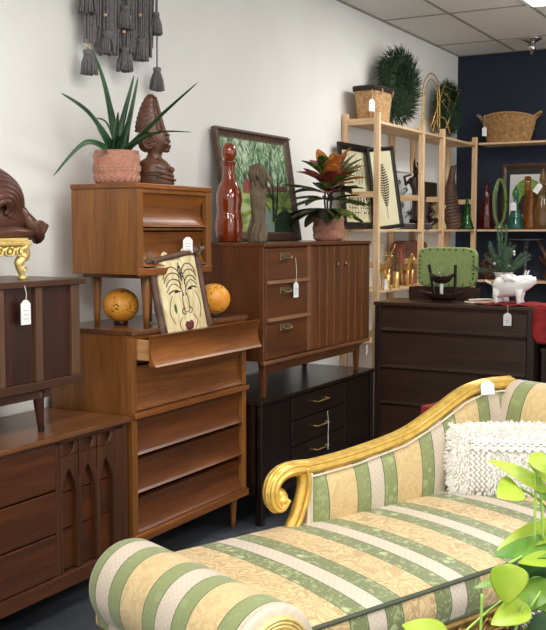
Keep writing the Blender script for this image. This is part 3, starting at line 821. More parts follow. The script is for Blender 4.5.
for i in range(6500):
    u, v = rnd.random(), rnd.random()
    if knit(u, v): continue
    p = psurf(u, v); p.y -= .001
    e = 1 if (u < .06 or u > .94 or v < .08 or v > .92) else 0
    d = V((rnd.uniform(-1, 1)*.6+(2*u-1)*e*1.5, -.45, rnd.uniform(-1, .35)*.9+(2*v-1)*e*1.4)).normalized()
    l = rnd.uniform(.011, .022); s_ = d.cross(V((0, 1, .3))).normalized()*.0022
    q = p+d*l*.6; r_ = q+(d+V((0, 0.5, -.5))).normalized()*l*.5
    g.face([g.v(p-s_), g.v(p+s_), g.v(q+s_), g.v(q-s_)]); g.face([g.v(q-s_), g.v(q+s_), g.v(r_)])
tf = obj('wool_tufts', g, 'white_yarn', cu); tf['kind'] = 'stuff'
g = G()
for row, v in enumerate((.635, .675, .725, .765)):
    for i in range(34):
        u = .13+(.86)*i/34
        p = psurf(u, v); p.y -= .003
        q = psurf(min(.99, u+.016), v+(.022 if i % 2 == 0 else -.022)); q.y -= .012
        g.tube([p, q, psurf(min(.995, u+.03), v)+V((0, -.003, 0))], .0052, 6)
for cidx, u in enumerate((.145, .175, .205, .235)):
    for j in range(14):
        v = .07+.53*j/14
        p = psurf(u, v); p.y -= .003; q = psurf(u+(.008 if j % 2 else -.008), v+.02); q.y -= .008
        g.tube([p, q, psurf(u, v+.038)+V((0, -.003, 0))], .0048, 6)
obj('knitted_bands', g, 'white_yarn', cu, smooth=True)
p = chw(1.835, .655, .905); price_tag('white price tag resting on the gilt rail where it meets the headrest', p, .055, .055, CR-.5, 0, tilt=-.25)
# ------------------------------------------------------------------ potted plants
def embossed_pot(parent, r, h):
    prof = [(r*.78, 0), (r*.90, .008), (r*.98, h*.22), (r*1.0, h*.6), (r*.96, h*.9), (r*.95, h), (r*.86, h), (r*.85, h*.86)]
    p = obj('pot', G().lathe(prof, n=32), 'terra', parent, smooth=True)
    g = G()
    for z, am, k in ((h*.80, .006, 26), (h*.84, -.006, 26), (h*.52, .005, 26), (h*.44, .005, 26), (h*.14, .008, 22), (h*.22, .008, 22)):
        rr = (r*.972 if z > h*.7 else (r*1.003 if z > h*.3 else r*.975 if z > h*.18 else r*.945))+.001
        pts = []
        for i in range(k*2+1):
            a = 2*PI*i/(k*2); zz = z+(am if i % 2 else -am); pts.append((rr*math.cos(a), rr*math.sin(a), zz))
        g.tube(pts, .0026, 4)
    obj('relief_pattern', g, 'terra_lt', p)
    obj('soil', G().lathe([(r*.86, h*.84), (r*.5, h*.90), (.01, h*.92)], n=20), 'soil', parent, smooth=True)
PZ = 1.705
def toward(p, q): return (V(q)-V(p))
t = thing('potted_aloe', 'spiky long-leaved aloe in an embossed terracotta pot on the nightstand', 'plant', (3.685, 2.88, PZ))
embossed_pot(t, .107, .155)
base = V((3.70, 2.88, PZ+.13)); rt = V((0, 0, .13))
def arc_leaf(tip_px, Y, w, sag, parent, mname='aloe', mid=None):
    tip = atY(tip_px[0], tip_px[1], Y)-V(t.location)
    p0 = rt+V((R(-.02, .02), R(-.02, .02), 0))
    pts = spl([p0, (p0*.5+tip*.5)+V((0, 0, sag)) if mid is None else mid, tip], 8)
    g = G(); rs = []; n = len(pts)
    for i, p in enumerate(pts):
        tt = i/(n-1); d = (pts[min(i+1, n-1)]-pts[max(i-1, 0)]).normalized()
        x = d.cross(V((0, -1, .15))).normalized(); u = x.cross(d)
        ww = w*(1-tt)**.7*(.75+.25*math.sin(PI*min(1, tt*2.5)))/2+.0008
        rs.append([p+x*ww+u*ww*.25, p+x*ww*.5-u*ww*.05, p-u*ww*.30+x*0, p-x*ww*.5-u*ww*.05, p-x*ww+u*ww*.25, p+u*-.55*ww])
    g.rings(rs); obj('leaf', g, mname, parent, smooth=True)
for (tp, Y, w, sag) in (((92, 49), 2.82, .068, .07), ((61, 93), 2.78, .055, .05), ((53, 176), 2.75, .042, .10), ((134, 75), 2.86, .075, .0),
                        ((138, 77), 2.92, .070, -.01), ((198, 82), 2.44, .055, .01), ((192, 132), 2.46, .050, .05), ((97, 128), 2.98, .026, .0),
                        ((107, 92), 2.98, .038, .01), ((96, 118), 2.95, .026, .06), ((118, 112), 2.74, .095, .0), ((128, 120), 2.76, .062, .0)):
    arc_leaf(tp, Y, w, sag, t)

t = thing('potted_croton', 'croton with red, orange and green leaves in an embossed terracotta pot on the credenza', 'plant', (5.69, 2.78, 1.432))
embossed_pot(t, .098, .160)
g = G()
for a in range(5): g.tube([(R(-.02, .02), R(-.02, .02), .13), (R(-.03, .03), R(-.03, .03), .24), (R(-.05, .05), R(-.05, .05), .38)], .006, 6)
obj('stem', g, 'carved_dk', t)
rnd = random.Random(11)
def crot(th, el, z, l, w, m, bend):
    d = V((math.cos(th)*math.cos(el), math.sin(th)*math.cos(el), math.sin(el)))
    g = G(); b = V((0, 0, z))+V((d.x, d.y, 0))*.035
    g.leaf(b, d, (0, 0, 1) if abs(d.z) < .9 else (0, -1, 0), l, w, bend, .3, 8); obj('leaf', g, m, t, smooth=True, solid=.0008)
for i in range(58):
    z = rnd.choice((.20, .26, .30, .34, .38)); el = {.20: -.2, .26: .1, .30: .35, .34: .65, .38: 1.05}[z]+rnd.uniform(-.2, .2)
    th = rnd.uniform(0, 2*PI)
    m = rnd.choice({.20: ('cr_dark', 'cr_green', 'cr_dark'), .26: ('cr_green', 'cr_dark', 'cr_green'), .30: ('cr_green', 'cr_red', 'cr_dark'), .34: ('cr_red', 'cr_green', 'cr_orange'), .38: ('cr_orange', 'cr_red', 'cr_green')}[z])
    crot(th, el, z, rnd.uniform(.19, .26), rnd.uniform(.085, .11), m, rnd.uniform(.1, .6))
for th, el, z, l, m in ((PI*.93, .35, .36, .28, 'cr_red'), (-2.4, .9, .38, .22, 'cr_orange'), (-1.3, 1.1, .4, .22, 'cr_orange'), (-.5, .55, .37, .28, 'cr_red'), (-.1, .3, .33, .27, 'cr_red'), (-2.7, .1, .3, .26, 'cr_red'), (-.9, .75, .38, .24, 'cr_green')):
    crot(th, el, z, l, .105, m, .25)

# ------------------------------------------------------------------ carved bust with tall headdress
t = thing('carved_bust', 'carved brown wooden bust in a tall pointed headdress beside the aloe', 'sculpture', (3.85, 2.78, PZ), -1.0)
def ering(cx, cy, z, rx, ry, n=20, tilt=0): return [(cx+rx*math.cos(2*PI*k/n), cy+ry*math.sin(2*PI*k/n), z+tilt*rx*math.cos(2*PI*k/n)) for k in range(n)]
g = G()
g.rings([ering(*a) for a in ((.0, 0, 0, .082, .055), (0, 0, .012, .086, .058), (-.004, 0, .05, .088, .060), (-.008, 0, .09, .082, .058), (-.012, 0, .115, .062, .048), (-.008, 0, .13, .038, .036), (-.004, 0, .15, .033, .034), (.0, 0, .165, .042, .040), (.004, 0, .185, .056, .046), (.006, 0, .215, .060, .048), (.0, 0, .245, .060, .048), (-.006, 0, .262, .05, .045))])
# face: nose, lips, brow, chin
g.prism([(.055, .236), (.072, .204), (.062, .197), (.050, .200)], 'y', -.010, .010)
g.ball((.062, 0, .186), (.012, .016, .006), 10, 6); g.ball((.061, 0, .177), (.011, .014, .006), 10, 6)
g.ball((.050, 0, .166), (.016, .018, .012), 10, 6); g.ball((.054, 0, .236), (.014, .036, .007), 12, 6)
for s_ in (-1, 1): g.ball((.053, s_*.022, .216), (.011, .012, .006), 10, 6); g.ball((.045, s_*.028, .196), (.016, .014, .014), 10, 6)
obj('body', g, 'carved', t, smooth=True)
g = G()
rs = []
for i in range(33):
    f = i/32; z = .243+.180*f; kk = 40
    r1 = .060*(1-f)**.60+.010
    ring = []
    for k in range(kk):
        a = 2*PI*k/kk; m_ = 1+.055*math.sin(10*a+(PI if (i//2) % 2 else 0))*(1 if i % 2 else .4)+.04*(i % 4 == 0)
        ring.append((-.024-.022*f+.026*f*f+r1*m_*math.cos(a), r1*.8*m_*math.sin(a), z-.42*(1-f)**1.0*r1*math.cos(a)*-1*.0-.10*(1-f)*r1*math.cos(a)))
    rs.append(ring)
g.rings(rs)
for k in range(5):
    a = -.9+.45*k
    g.tube([(-.024-.022*f+.026*f*f+(.063*(1-f)**.6+.012)*math.cos(a), (.050*(1-f)**.6+.010)*math.sin(a), .245+.178*f-.10*(1-f)*(.064*(1-f)**.6)*math.cos(a)) for f in [q/14 for q in range(14)]], .0042, 6)
obj('headdress', g, 'carved', t, smooth=True)
g = G()
for s_ in (-1, 1):
    for r_, q in ((.026, .008), (.016, .007), (.006, .008)):
        g.tube([(-.028+r_*math.cos(2*PI*k/18), s_*.047, .200+r_*1.1*math.sin(2*PI*k/18)) for k in range(19)], q, 6)
    g.ball((-.045, s_*.03, .195), (.035, .022, .038), 10, 8)
obj('ear_ornament', g, 'carved', t, smooth=True)
g = G()
for q in range(5):
    z = .125-.020*q; rx = .045+.010*q
    g.tube([(rx*math.cos(a)*1.0+.006, (.042+.006*q)*math.sin(a), z-.018*math.cos(a)) for a in [PI*(-.5+k/14) for k in range(15)]], .0055, 6)
for q in range(7): g.ball((.072+.006*math.sin(q), -.035+.011*q, .075), (.012, .008, .012), 8, 6)
for s_ in (-1, 1):
    for q in (.05, .062): g.tube([(-.01+.085*math.cos(a)*.9, s_*.006+.061*math.sin(a), q) for a in [s_*PI*(.3+.4*k/8) for k in range(9)]], .003, 5)
obj('collar', g, 'carved', t, smooth=True)

# ------------------------------------------------------------------ speckled globes
def globe(label, loc):
    t = thing('speckled_globe', label, 'globe', loc, R(0, 3), 'speckled orange globe ornaments')
    m = bpy.data.materials.get('speckled_orange')
    if not m:
        m, nt, b = newmat('speckled_orange'); v = coords(nt)
        vo = N(nt, 'ShaderNodeTexVoronoi', i_Scale=75.0); L(nt, v, vo.inputs['Vector'])
        n = N(nt, 'ShaderNodeTexNoise', i_Scale=16.0, i_Detail=2.0); L(nt, v, n.inputs['Vector'])
        dots = ramp(nt, vo.outputs['Distance'], [(.0, (1, 1, 1, 1)), (.30, (1, 1, 1, 1)), (.36, (0, 0, 0, 1))])
        msk = ramp(nt, n.outputs['Fac'], [(.50, (0, 0, 0, 1)), (.55, (1, 1, 1, 1))])
        base = ramp(nt, n.outputs['Fac'], [(.3, lin((226, 142, 40))), (.7, lin((246, 182, 76)))])
        L(nt, mixc(nt, math_(nt, 'MULTIPLY', dots.outputs[0], msk.outputs[0]), base.outputs[0], lin((110, 40, 18))), b.inputs['Base Color'])
        b.inputs['Roughness'].default_value = .35
    g = G(); g.ball((0, 0, .088), (.084, .084, .079), 28, 18); obj('globe', g, m, t, smooth=True)
    obj('base', G().lathe([(.030, 0), (.034, .004), (.030, .016), (.022, .018)], n=20), 'carved_dk', t, smooth=True)
globe('orange speckled globe left of the painted mask under the nightstand', (3.715, 2.89, 1.063))
globe('orange speckled globe half hidden behind the right edge of the painted mask', (4.285, 2.74, 1.063))
t = tag(obj('folded_card', G().box(-.035, .035, -.022, .022, 0, .003), 'white_card', loc=(3.80, 2.78, 1.064)), 'small white card lying flat beside the left orange globe', 'card')

# ------------------------------------------------------------------ painted mask in a bamboo frame, stood in the open drawer
t = thing('mask_picture', 'painted cream face mask picture lashed in a dark bamboo frame, stood in the open drawer', 'picture', (3.865, 2.60, .930))
t.rotation_euler = (-.12, -.13, -.12)
t.scale = (1.08, 1.0, 1.06)
W2, H2 = .150, .40
g = G()
def maskp(u, v):
    return V(((u-.5)*.25*(1-.06*v*0), -.010-.018*math.sin(PI*u)**.7*math.sin(PI*min(1, v*.9+.1))**.5, .03+.36*v-.03*math.cos(4*PI*(u-.5))*(v > .99)))
g.grid(maskp, 20, 30); g.box(-.125, .125, -.006, .0, .03, .385)
def mpaint():
    m, nt, b = newmat('cream_mask_paint'); v = coords(nt, (1, 1, .25))
    n = N(nt, 'ShaderNodeTexNoise', i_Scale=45.0, i_Detail=5.0); L(nt, v, n.inputs['Vector'])
    r = ramp(nt, n.outputs['Fac'], [(.3, lin((186, 160, 104))), (.5, lin((222, 204, 158))), (.7, lin((236, 222, 184)))])
    L(nt, r.outputs[0], b.inputs['Base Color']); b.inputs['Roughness'].default_value = .6; return m
face = obj('mask_face', g, mpaint(), t, smooth=True, loc=(0, 0, .040))
def mstroke(pts, r, g):
    pts = [(x*1.18, z) for x, z in pts]
    g.tube([V((x, maskp(x/.25+.5, min(1, max(0, (z-.03)/.36))).y-.001, z)) for x, z in pts], r, 5, flat=1)
g = G()
for s_ in (-1, 1):
    mstroke([(s_*(.012+.07*q/10), .245+.030*math.sin(PI*q/10)) for q in range(11)], .0018, g)            # eye lid
    mstroke([(s_*(.02+.055*q/10), .236+.010*math.sin(PI*q/10)) for q in range(11)], .0030, g)
    for k in range(3):
        rr_ = .038+.013*k
        mstroke([(s_*(.046+min(.047, rr_*1.0)*math.cos(a)*(1 if math.cos(a) < 0 else .95)), .252+.012*k+rr_*1.15*math.sin(a)) for a in [PI*(.12+.80*q/12) for q in range(13)]], .0022, g)
    mstroke([(s_*.004, .345-.0*q) if q == 0 else (s_*(.004+.010*math.sin(q*.5)), .345-.022*q) for q in range(7)], .0018, g)
    mstroke([(s_*(.016+.011*math.cos(a)), .148+.013*math.sin(a)) for a in [PI*(-.75+1.5*q/12) for q in range(13)]], .0018, g)
    mstroke([(s_*(.010+.006*math.sin(q*.35)), .225-.009*q) for q in range(8)], .0016, g)
    mstroke([(s_*(.062+.022*math.sin(q*.26)), .225-.011*q) for q in range(12)], .0014, g)
    mstroke([(s_*(.03+.018*math.sin(PI*q/8)), .125-.008*q) for q in range(9)], .0013, g)
mstroke([(.020*math.cos(a), .172+.030*math.sin(a)) for a in [PI*(1.1+.8*q/8) for q in range(9)]], .0016, g)
mstroke([(0, .36-.012*q) for q in range(6)], .0025, g)
obj('painted_lines', g, 'black', face)
g = G()
for s_ in (-1, 1): g.ball((s_*.044, maskp(s_*.044/.205+.5, .58).y-.001, .238), (.014, .003, .005), 10, 6)
g.ball((-.066, maskp(.18, .5).y-.001, .165), (.006, .003, .018), 8, 6)
obj('painted_eyes', g, 'black', face, smooth=True)
g = G(); g.ball((-.066, maskp(.18, .4).y-.002, .168), (.008, .003, .022), 8, 6); obj('green_mark', g, plain('leaf_green_paint', (40, 110, 50), .5), face, smooth=True)
g = G()
yl = maskp(.5, .2).y-.001
g.ball((0, yl, .088), (.030, .005, .010), 14, 6); g.ball((0, yl, .077), (.026, .005, .014), 14, 6); g.ball((-.012, yl, .096), (.012, .004, .006), 10, 6); g.ball((.012, yl, .096), (.012, .004, .006), 10, 6)
obj('painted_lips', g, plain('dark_red_lips', (104, 36, 38), .5), face, smooth=True)
def bamb(name, a, b, r):
    a, b = V(a), V(b); n = 16; g = G()
    pts = [a+(b-a)*i/n for i in range(n+1)]
    g.tube(pts, [r*(1.18 if i % 5 == 2 else 1+.04*math.sin(i*2.1)) for i in range(n+1)], 10); return obj(name, g, 'bamboo', t, smooth=True)
bamb('side_pole', (-W2, 0, .03), (-W2+.004, 0, .475), .015); bamb('side_pole', (W2, 0, .07), (W2-.002, 0, .455), .015)
bamb('cross_pole', (-W2-.045, -.014, .430), (W2+.04, -.014, .435), .013); bamb('cross_pole', (-W2+.0, -.0, .09), (W2-.0, -.0, .09), .010)
for sx_ in (-1, 1):
    g = G()
    for q in range(5):
        c = V((sx_*W2, -.006, .430)); an = .6+q*.16
        g.tube([c+V((.024*math.cos(k*PI/6)*math.cos(an)+.0, .024*math.sin(k*PI/6)-.004, .024*math.cos(k*PI/6)*math.sin(an)*sx_)) for k in range(13)], .0032, 5)
    obj('lashing', g, 'stone', t, smooth=True)
mp = Matrix.Translation(t.location) @ t.rotation_euler.to_matrix().to_4x4() @ Matrix.Diagonal((1.08, 1, 1.06, 1))
p = mp @ V((.085, -.03, .500)); price_tag('white price tag sticking up from the top pole of the bamboo mask frame', p, .052, .075, -.42, 0)

# ------------------------------------------------------------------ credenza top: decanter, figure, landscape, croton
CT = 1.432
t = thing('glass_decanter', 'tall amber crackle glass decanter with a round stopper before the landscape painting', 'decanter', (4.71, 2.91, CT)); KX, KZ = .90, 1.08
prof = [(.062, 0), (.072, .01), (.082, .04), (.086, .09), (.080, .13), (.073, .155), (.075, .175), (.081, .21), (.078, .25), (.062, .285), (.046, .315), (.036, .35), (.036, .38), (.043, .405), (.046, .41), (.040, .41), (.030, .38), (.03, .35), (.04, .315), (.054, .285), (.07, .25), (.072, .2), (.065, .16), (.076, .09), (.070, .03), (.01, .02)]
m, nt, b = newmat('amber_bubble'); v = coords(nt); vo = N(nt, 'ShaderNodeTexVoronoi', i_Scale=38.0); L(nt, v, vo.inputs['Vector'])
rr_ = ramp(nt, vo.outputs['Distance'], [(.0, lin((150, 58, 20))), (.6, lin((168, 68, 24)))]); L(nt, rr_.outputs[0], b.inputs['Base Color'])
b.inputs['Roughness'].default_value = .05; b.inputs['Transmission Weight'].default_value = .45; b.inputs['Coat Weight'].default_value = 1; bump(nt, b, vo.outputs['Distance'], .15, .01); M['amber_b'] = m
obj('bottle', G().lathe([(r*KX, z*KZ) for r, z in prof], n=36), 'amber_b', t, smooth=True)
obj('stopper', G().lathe([(r*KX, z*KZ) for r, z in [(.02, .38), (.024, .412), (.030, .418), (.042, .437), (.046, .46), (.041, .483), (.026, .50), (.006, .507)]], n=24), 'amber_b', t, smooth=True)

t = thing('carved_figure', 'weathered grey carved figure with a bowed shaggy head before the landscape painting', 'sculpture', (4.66, 2.70, CT), -.3); t.scale = (.95, .95, 1.18)
g = G(); rs = []
for z, rx, ry, cx_, tw in ((0, .052, .045, 0, 0), (.015, .056, .05, 0, .1), (.05, .046, .042, .004, .3), (.09, .040, .040, .006, .5), (.13, .040, .038, .006, .7), (.18, .044, .038, .004, .8), (.23, .046, .040, .0, .9), (.265, .036, .032, -.004, 1.), (.29, .033, .03, -.004, 1.1), (.31, .040, .036, .0, 1.2), (.335, .042, .036, .0, 1.3), (.352, .018, .016, 0, 1.3)):
    rs.append([(cx_+rx*(1+.10*math.sin(5*(2*PI*k/24+tw)))*math.cos(2*PI*k/24), ry*(1+.10*math.sin(5*(2*PI*k/24+tw)))*math.sin(2*PI*k/24), z) for k in range(24)])
g.rings(rs); obj('body', g, 'stone', t, smooth=True)
g = G()
for q in range(16):   # hanging locks / hood
    a = 2*PI*q/16; g.tube([(.01*math.cos(a), .01*math.sin(a), .352), (.036*math.cos(a), .034*math.sin(a), .338), (.044*math.cos(a), .042*math.sin(a), .31), (.038*math.cos(a)+.008, .046*math.sin(a), .262+.02*math.sin(q*2))], [.006, .012, .012, .005], 7)
g.tube([(.03, -.03, .315), (.055, -.045, .285), (.062, -.05, .25)], [.014, .012, .003], 7)
obj('hood', g, 'stone', t, smooth=True)
g = G()
for q in range(7): g.tube([(.05*math.cos(q), .045*math.sin(q), .0), (.052*math.cos(q+.4), .046*math.sin(q+.4), .05), (.044*math.cos(q+1), .04*math.sin(q+1), .11)], [.014, .010, .004], 6)
obj('drapery_folds', g, 'stone', t, smooth=True)

t = thing('landscape_painting', 'framed oil landscape of willows and a red barn leaning behind the amber decanter', 'painting', (5.31, 3.03, CT))
t.rotation_euler = (-.15, 0, 0)
PWd, PHt = .440, .665
g = G()
fr = [(-.0, .0), (.0, .030), (.014, .034), (.022, .020), (.045, .012), (.045, .0)]
def frame_mesh(g, w, h, prof, z0=0):
    # prof: (inward, forward)
    for (a, b, flip) in (((-w, z0), (w, z0), 0), ((w, z0), (w, z0+h), 0), ((w, z0+h), (-w, z0+h), 0), ((-w, z0+h), (-w, z0), 0)):
        A_, B_ = V((a[0], 0, a[1])), V((b[0], 0, b[1])); d = (B_-A_).normalized(); inn = V((-d.z, 0, d.x))
        g.rings([[A_+inn*p[0]+d*p[0]+V((0, -p[1], 0)) for p in prof], [B_+inn*p[0]-d*p[0]+V((0, -p[1], 0)) for p in prof]])
frame_mesh(g, PWd, PHt, fr)
m_ = plain('worn_brown_frame', (84, 62, 48), .5, var=.4, sc_=30, bmp=.3)
frm = obj('frame', g, m_, t)
g = G(); frame_mesh(g, PWd-.044, PHt-.088, [(0, .0), (0, .016), (.010, .014), (.010, 0)], .044); obj('inner_fillet', g, 'stone', frm)
g = G()
for q in range(46): 
    for zz in (PHt-.012,): g.ball((-PWd+.02+q*.0193, -.030, zz), (.008, .006, .007), 6, 4)
obj('carved_edge', g, m_, frm)
m, nt, b = newmat('painted_landscape')
tc = nt.nodes.new('ShaderNodeTexCoord'); sx = nt.nodes.new('ShaderNodeSeparateXYZ'); L(nt, tc.outputs['Object'], sx.inputs[0])
mp2 = nt.nodes.new('ShaderNodeMapping'); mp2.inputs['Scale'].default_value = (1, 1, .5); L(nt, tc.outputs['Object'], mp2.inputs['Vector'])
n = N(nt, 'ShaderNodeTexNoise', i_Scale=34.0, i_Detail=6.0, i_Distortion=1.2); L(nt, mp2.outputs[0], n.inputs['Vector'])
fol = ramp(nt, n.outputs['Fac'], [(.36, lin((30, 62, 42))), (.46, lin((80, 124, 78))), (.54, lin((140, 172, 132))), (.64, lin((206, 216, 192)))])
mp3 = nt.nodes.new('ShaderNodeMapping'); mp3.inputs['Scale'].default_value = (.35, 1, 1); L(nt, tc.outputs['Object'], mp3.inputs['Vector'])
n2 = N(nt, 'ShaderNodeTexNoise', i_Scale=16.0, i_Detail=5.0, i_Distortion=.6); L(nt, mp3.outputs[0], n2.inputs['Vector'])
grs = ramp(nt, n2.outputs['Fac'], [(.32, lin((40, 62, 36))), (.45, lin((104, 128, 62))), (.56, lin((160, 176, 96))), (.68, lin((190, 200, 170)))])
hz = ramp(nt, math_(nt, 'ADD', sx.outputs[2], math_(nt, 'MULTIPLY', n2.outputs['Fac'], .05)), [(.31, (0, 0, 0, 1)), (.35, (1, 1, 1, 1))])
L(nt, mixc(nt, hz.outputs[0], grs.outputs[0], fol.outputs[0]), b.inputs['Base Color']); b.inputs['Roughness'].default_value = .5; bump(nt, b, n.outputs['Fac'], .3, .004)
g = G(); g.box(-PWd+.04, PWd-.04, -.012, -.004, .04, PHt-.04)
cvs = obj('canvas', g, m, t)
def paint(pts, r, mat, nm):
    g = G(); 
    for s_ in pts:
        ps, rr = s_; g.tube([V((x, -.0135, z)) for x, z in ps], rr if isinstance(rr, list) else r, 5, flat=.3)
    return obj(nm, g, mat, cvs)
trunk = plain('painted_trunk', (34, 40, 34), .6)
paint([([(.13, .12), (.15, .22), (.17, .32), (.16, .42), (.19, .52)], [.016, .014, .012, .008, .004]), ([(.16, .14), (.21, .25), (.24, .36), (.28, .46)], [.012, .010, .008, .003]), ([(.15, .25), (.09, .36), (.04, .44)], [.009, .006, .003]),
       ([(-.10, .26), (-.13, .36), (-.20, .44), (-.24, .50)], [.008, .006, .004, .002]), ([(.23, .34), (.29, .38)], [.005, .002]), ([(.10, .18), (.05, .24), (.0, .26)], [.006, .004, .002])], .01, trunk, 'painted_trees')
g = G(); g.prism([(-.19, .29), (-.09, .29), (-.09, .345), (-.14, .385), (-.19, .345)], 'y', -.0145, -.012); obj('painted_barn', g, plain('barn_red', (142, 60, 48), .6), cvs)
g = G(); g.prism([(.05, .30), (.36, .31), (.36, .345), (.05, .335)], 'y', -.0140, -.012); obj('painted_far_bank', g, plain('far_bank', (112, 78, 58), .6), cvs)
g = G(); g.prism([(-.16, .05), (.18, .05), (.10, .12), (.17, .17), (.08, .20), (.0, .17), (-.04, .10)], 'y', -.0138, -.012); obj('painted_stream', g, plain('stream', (138, 160, 150), .4), cvs)
g = G(); g.prism([(.12, .05), (.38, .05), (.38, .17), (.30, .20), (.20, .17), (.14, .11)], 'y', -.0142, -.012); obj('painted_bush', g, plain('painted_bush', (34, 58, 40), .6, var=.5, sc_=40), cvs)

# ------------------------------------------------------------------ wall hanging
t = thing('macrame_hanging', 'grey yarn wall hanging with tassels and wooden beads on the white wall', 'wall hanging', (4.06, 3.13, 2.30))
def wp(x, y, off=0): p = atY(x, y, 3.10-off); return p-V(t.location)
g = G(); g.tube([wp(72, -62), wp(168, -58)], .014, 10); obj('dowel', g, 'bead', t)
rnd = random.Random(5)
g = G()
def hangs(x0, x1, ya, yb, n):
    for i in range(n):
        x = x0+(x1-x0)*i/(n-1)+rnd.uniform(-.6, .6); yl_ = ya+(yb-ya)*rnd.random()
        a = wp(x, -60); b_ = wp(x+rnd.uniform(-.8, .8), yl_, rnd.uniform(0, .03)); m2 = (a+b_)/2+V((rnd.uniform(-.006, .006), 0, 0))
        g.tube([a, m2, b_], .0055, 5)
hangs(84, 95, 38, 44, 18); hangs(99, 117, 40, 52, 26); hangs(113, 133, 46, 56, 28); hangs(133, 153, 44, 58, 32); hangs(90, 150, 25, 40, 40)
o = obj('hanging_strands', g, 'yarn', t); o['kind'] = 'stuff'
def tassel(x, yt, yb, w, cy=None, off=.035):
    a = wp(x, yt, off); b_ = wp(x, yb, off); h = a.z-b_.z; r = w*.0048/2*1.3
    g = G(); g.lathe([(r*.15, 0), (r*.42, -h*.03), (r*.50, -h*.10), (r*.42, -h*.20), (r*.36, -h*.25)], (a.x, a.y, a.z), 14)
    for q in range(34):
        th = 2*PI*q/34*1.618*2; k = .55+.45*rnd.random(); rr = r*k
        g.tube([(a.x+r*.33*math.cos(th), a.y+r*.33*math.sin(th), a.z-h*.22), (a.x+rr*.8*math.cos(th), a.y+rr*.7*math.sin(th), a.z-h*.55), (a.x+rr*math.cos(th), a.y+rr*.8*math.sin(th), b_.z+h*.06*rnd.random())], .0048, 5)
    o = obj('tassel', g, 'yarn', t, smooth=True)
    g = G(); g.tube([(a.x, a.y, a.z), wp(x, -60 if cy is None else cy, off)], .004, 6); obj('cord', g, 'yarn', o)
    return o
for a in ((87.5, -14, 14, 17), (88, 49, 75, 16), (107, 31, 55, 17), (124.5, 5, 30, 15), (124.5, 47, 72, 15), (141, 38, 61, 15), (156, 12, 35, 12), (157, 67, 91, 14)): tassel(*a)
for x, y in ((87, 46), (105, 15), (124, 32), (140, 15)):
    c = wp(x, y, .045); obj('bead', G().ball(tuple(c), (.010, .010, .008), 10, 8), 'bead', t, smooth=True)

# ------------------------------------------------------------------ gilt stand and root carving
GZ = 1.303; t = thing('gilt_stand', 'low carved gilt stand with scrolled legs on the mahogany cabinet', 'stand', (2.735, 2.92, GZ))
g = G(); g.box(-.30, .30, -.12, .12, .135, .152); g.box(-.29, .29, -.11, .11, .152, .165); obj('top', g, 'gold_br', t, bevel=.004)
g = G(); g.box(-.28, .28, -.105, -.095, .10, .135); g.box(-.28, .28, .095, .105, .10, .135); g.box(.27, .28, -.10, .10, .10, .135); g.box(-.28, -.27, -.10, .10, .10, .135)
x = -.25
while x < .25:
    for q in (-1, 1): g.tube([(x+q*(.004+.020*math.sin(k*.5)), -.108, .128-.010*k*.5+.006*math.sin(k)) for k in range(9)], [.007-.0005*k for k in range(9)], 6)
    g.ball((x, -.110, .110), (.009, .006, .012), 8, 6); g.ball((x+.03, -.110, .118), (.010, .006, .009), 8, 6); x += .062
obj('scalloped_apron', g, 'gold_br', t, smooth=True)
for sx_ in (-1, 1):
    for sy_ in (-1, 1):
        g = G(); x, y = sx_*.262, sy_*.095
        g.tube(spl([(x, y, .135), (x+sx_*.014, y, .10), (x-sx_*.016, y, .065), (x-sx_*.004, y, .03), (x+sx_*.008, y, .0)], 5), [.030]*3+[.026]*4+[.02]*4+[.015]*5+[.012]*5, 10)
        g.tube([(x+(.016-.0007*k)*math.cos(k*.5), y+sy_*.016, .100+(.016-.0007*k)*math.sin(k*.5)) for k in range(16)], .005, 6)
        g.tube([(x+(.014-.0007*k)*math.cos(k*.5), y+sy_*.014, .040+(.014-.0007*k)*math.sin(k*.5)) for k in range(14)], .004, 6)
        g.box(x-.012, x+.022 if sx_ > 0 else x+.012, y-.014, y+.014, .0, .012)
        obj('leg', g, 'gold_br', t, smooth=True)
t = thing('root_carving', 'glossy reddish brown carving with swirling folds resting on the gilt stand', 'sculpture', (2.905, 2.91, GZ+.165)); t.scale = (1.18, 1.0, 1.0)
g = G()
def rfold(c, r0, r1, a0, a1, z, n=30, w=.02, ph=0, y=0):
    pts = []
    for i in range(n+1):
        f = i/n; a = a0+(a1-a0)*f; r = r0+(r1-r0)*f
        pts.append((c[0]+r*math.cos(a), y-.02*math.sin(f*PI), c[1]+r*.9*math.sin(a)))
    g.tube(pts, [w*(.7+.6*math.sin(PI*i/n)) for i in range(n+1)], 10)
g.ball((.02, 0, .085), (.17, .075, .085), 24, 14)
g.ball((-.07, 0, .12), (.12, .07, .09), 20, 12)
rc = (-.005, .115)
for k, (r, y) in enumerate(((.03, -.075), (.05, -.072), (.072, -.062), (.095, -.05), (.12, -.03), (.142, -.005), (.155, .02))):
    rfold(rc, r, r*1.05, -.9+.1*k, PI*1.25, 0, 30, .013+.002*k, y=y)
o = obj('swirl', g, 'drift', t, smooth=True)
g = G()
tail = [(-.02, .0, .19), (.06, -.01, .17), (.125, -.02, .12), (.165, -.03, .06), (.20, -.035, .03), (.232, -.03, .062)]
for dz, dy, w in ((0, 0, .030), (-.022, -.02, .026), (-.045, .02, .026)):
    q = spl([(x, y+dy, z+dz+ (.0 if x < .2 else -dz*.6)) for x, y, z in tail], 5); g.tube(q, [w*(1-.45*i/len(q)) for i in range(len(q))], 10)
g.tube([(-.16, -.03, .02), (-.05, -.06, .018), (.06, -.06, .024), (.15, -.045, .018), (.215, -.03, .028)], [.02, .024, .024, .022, .010], 10)
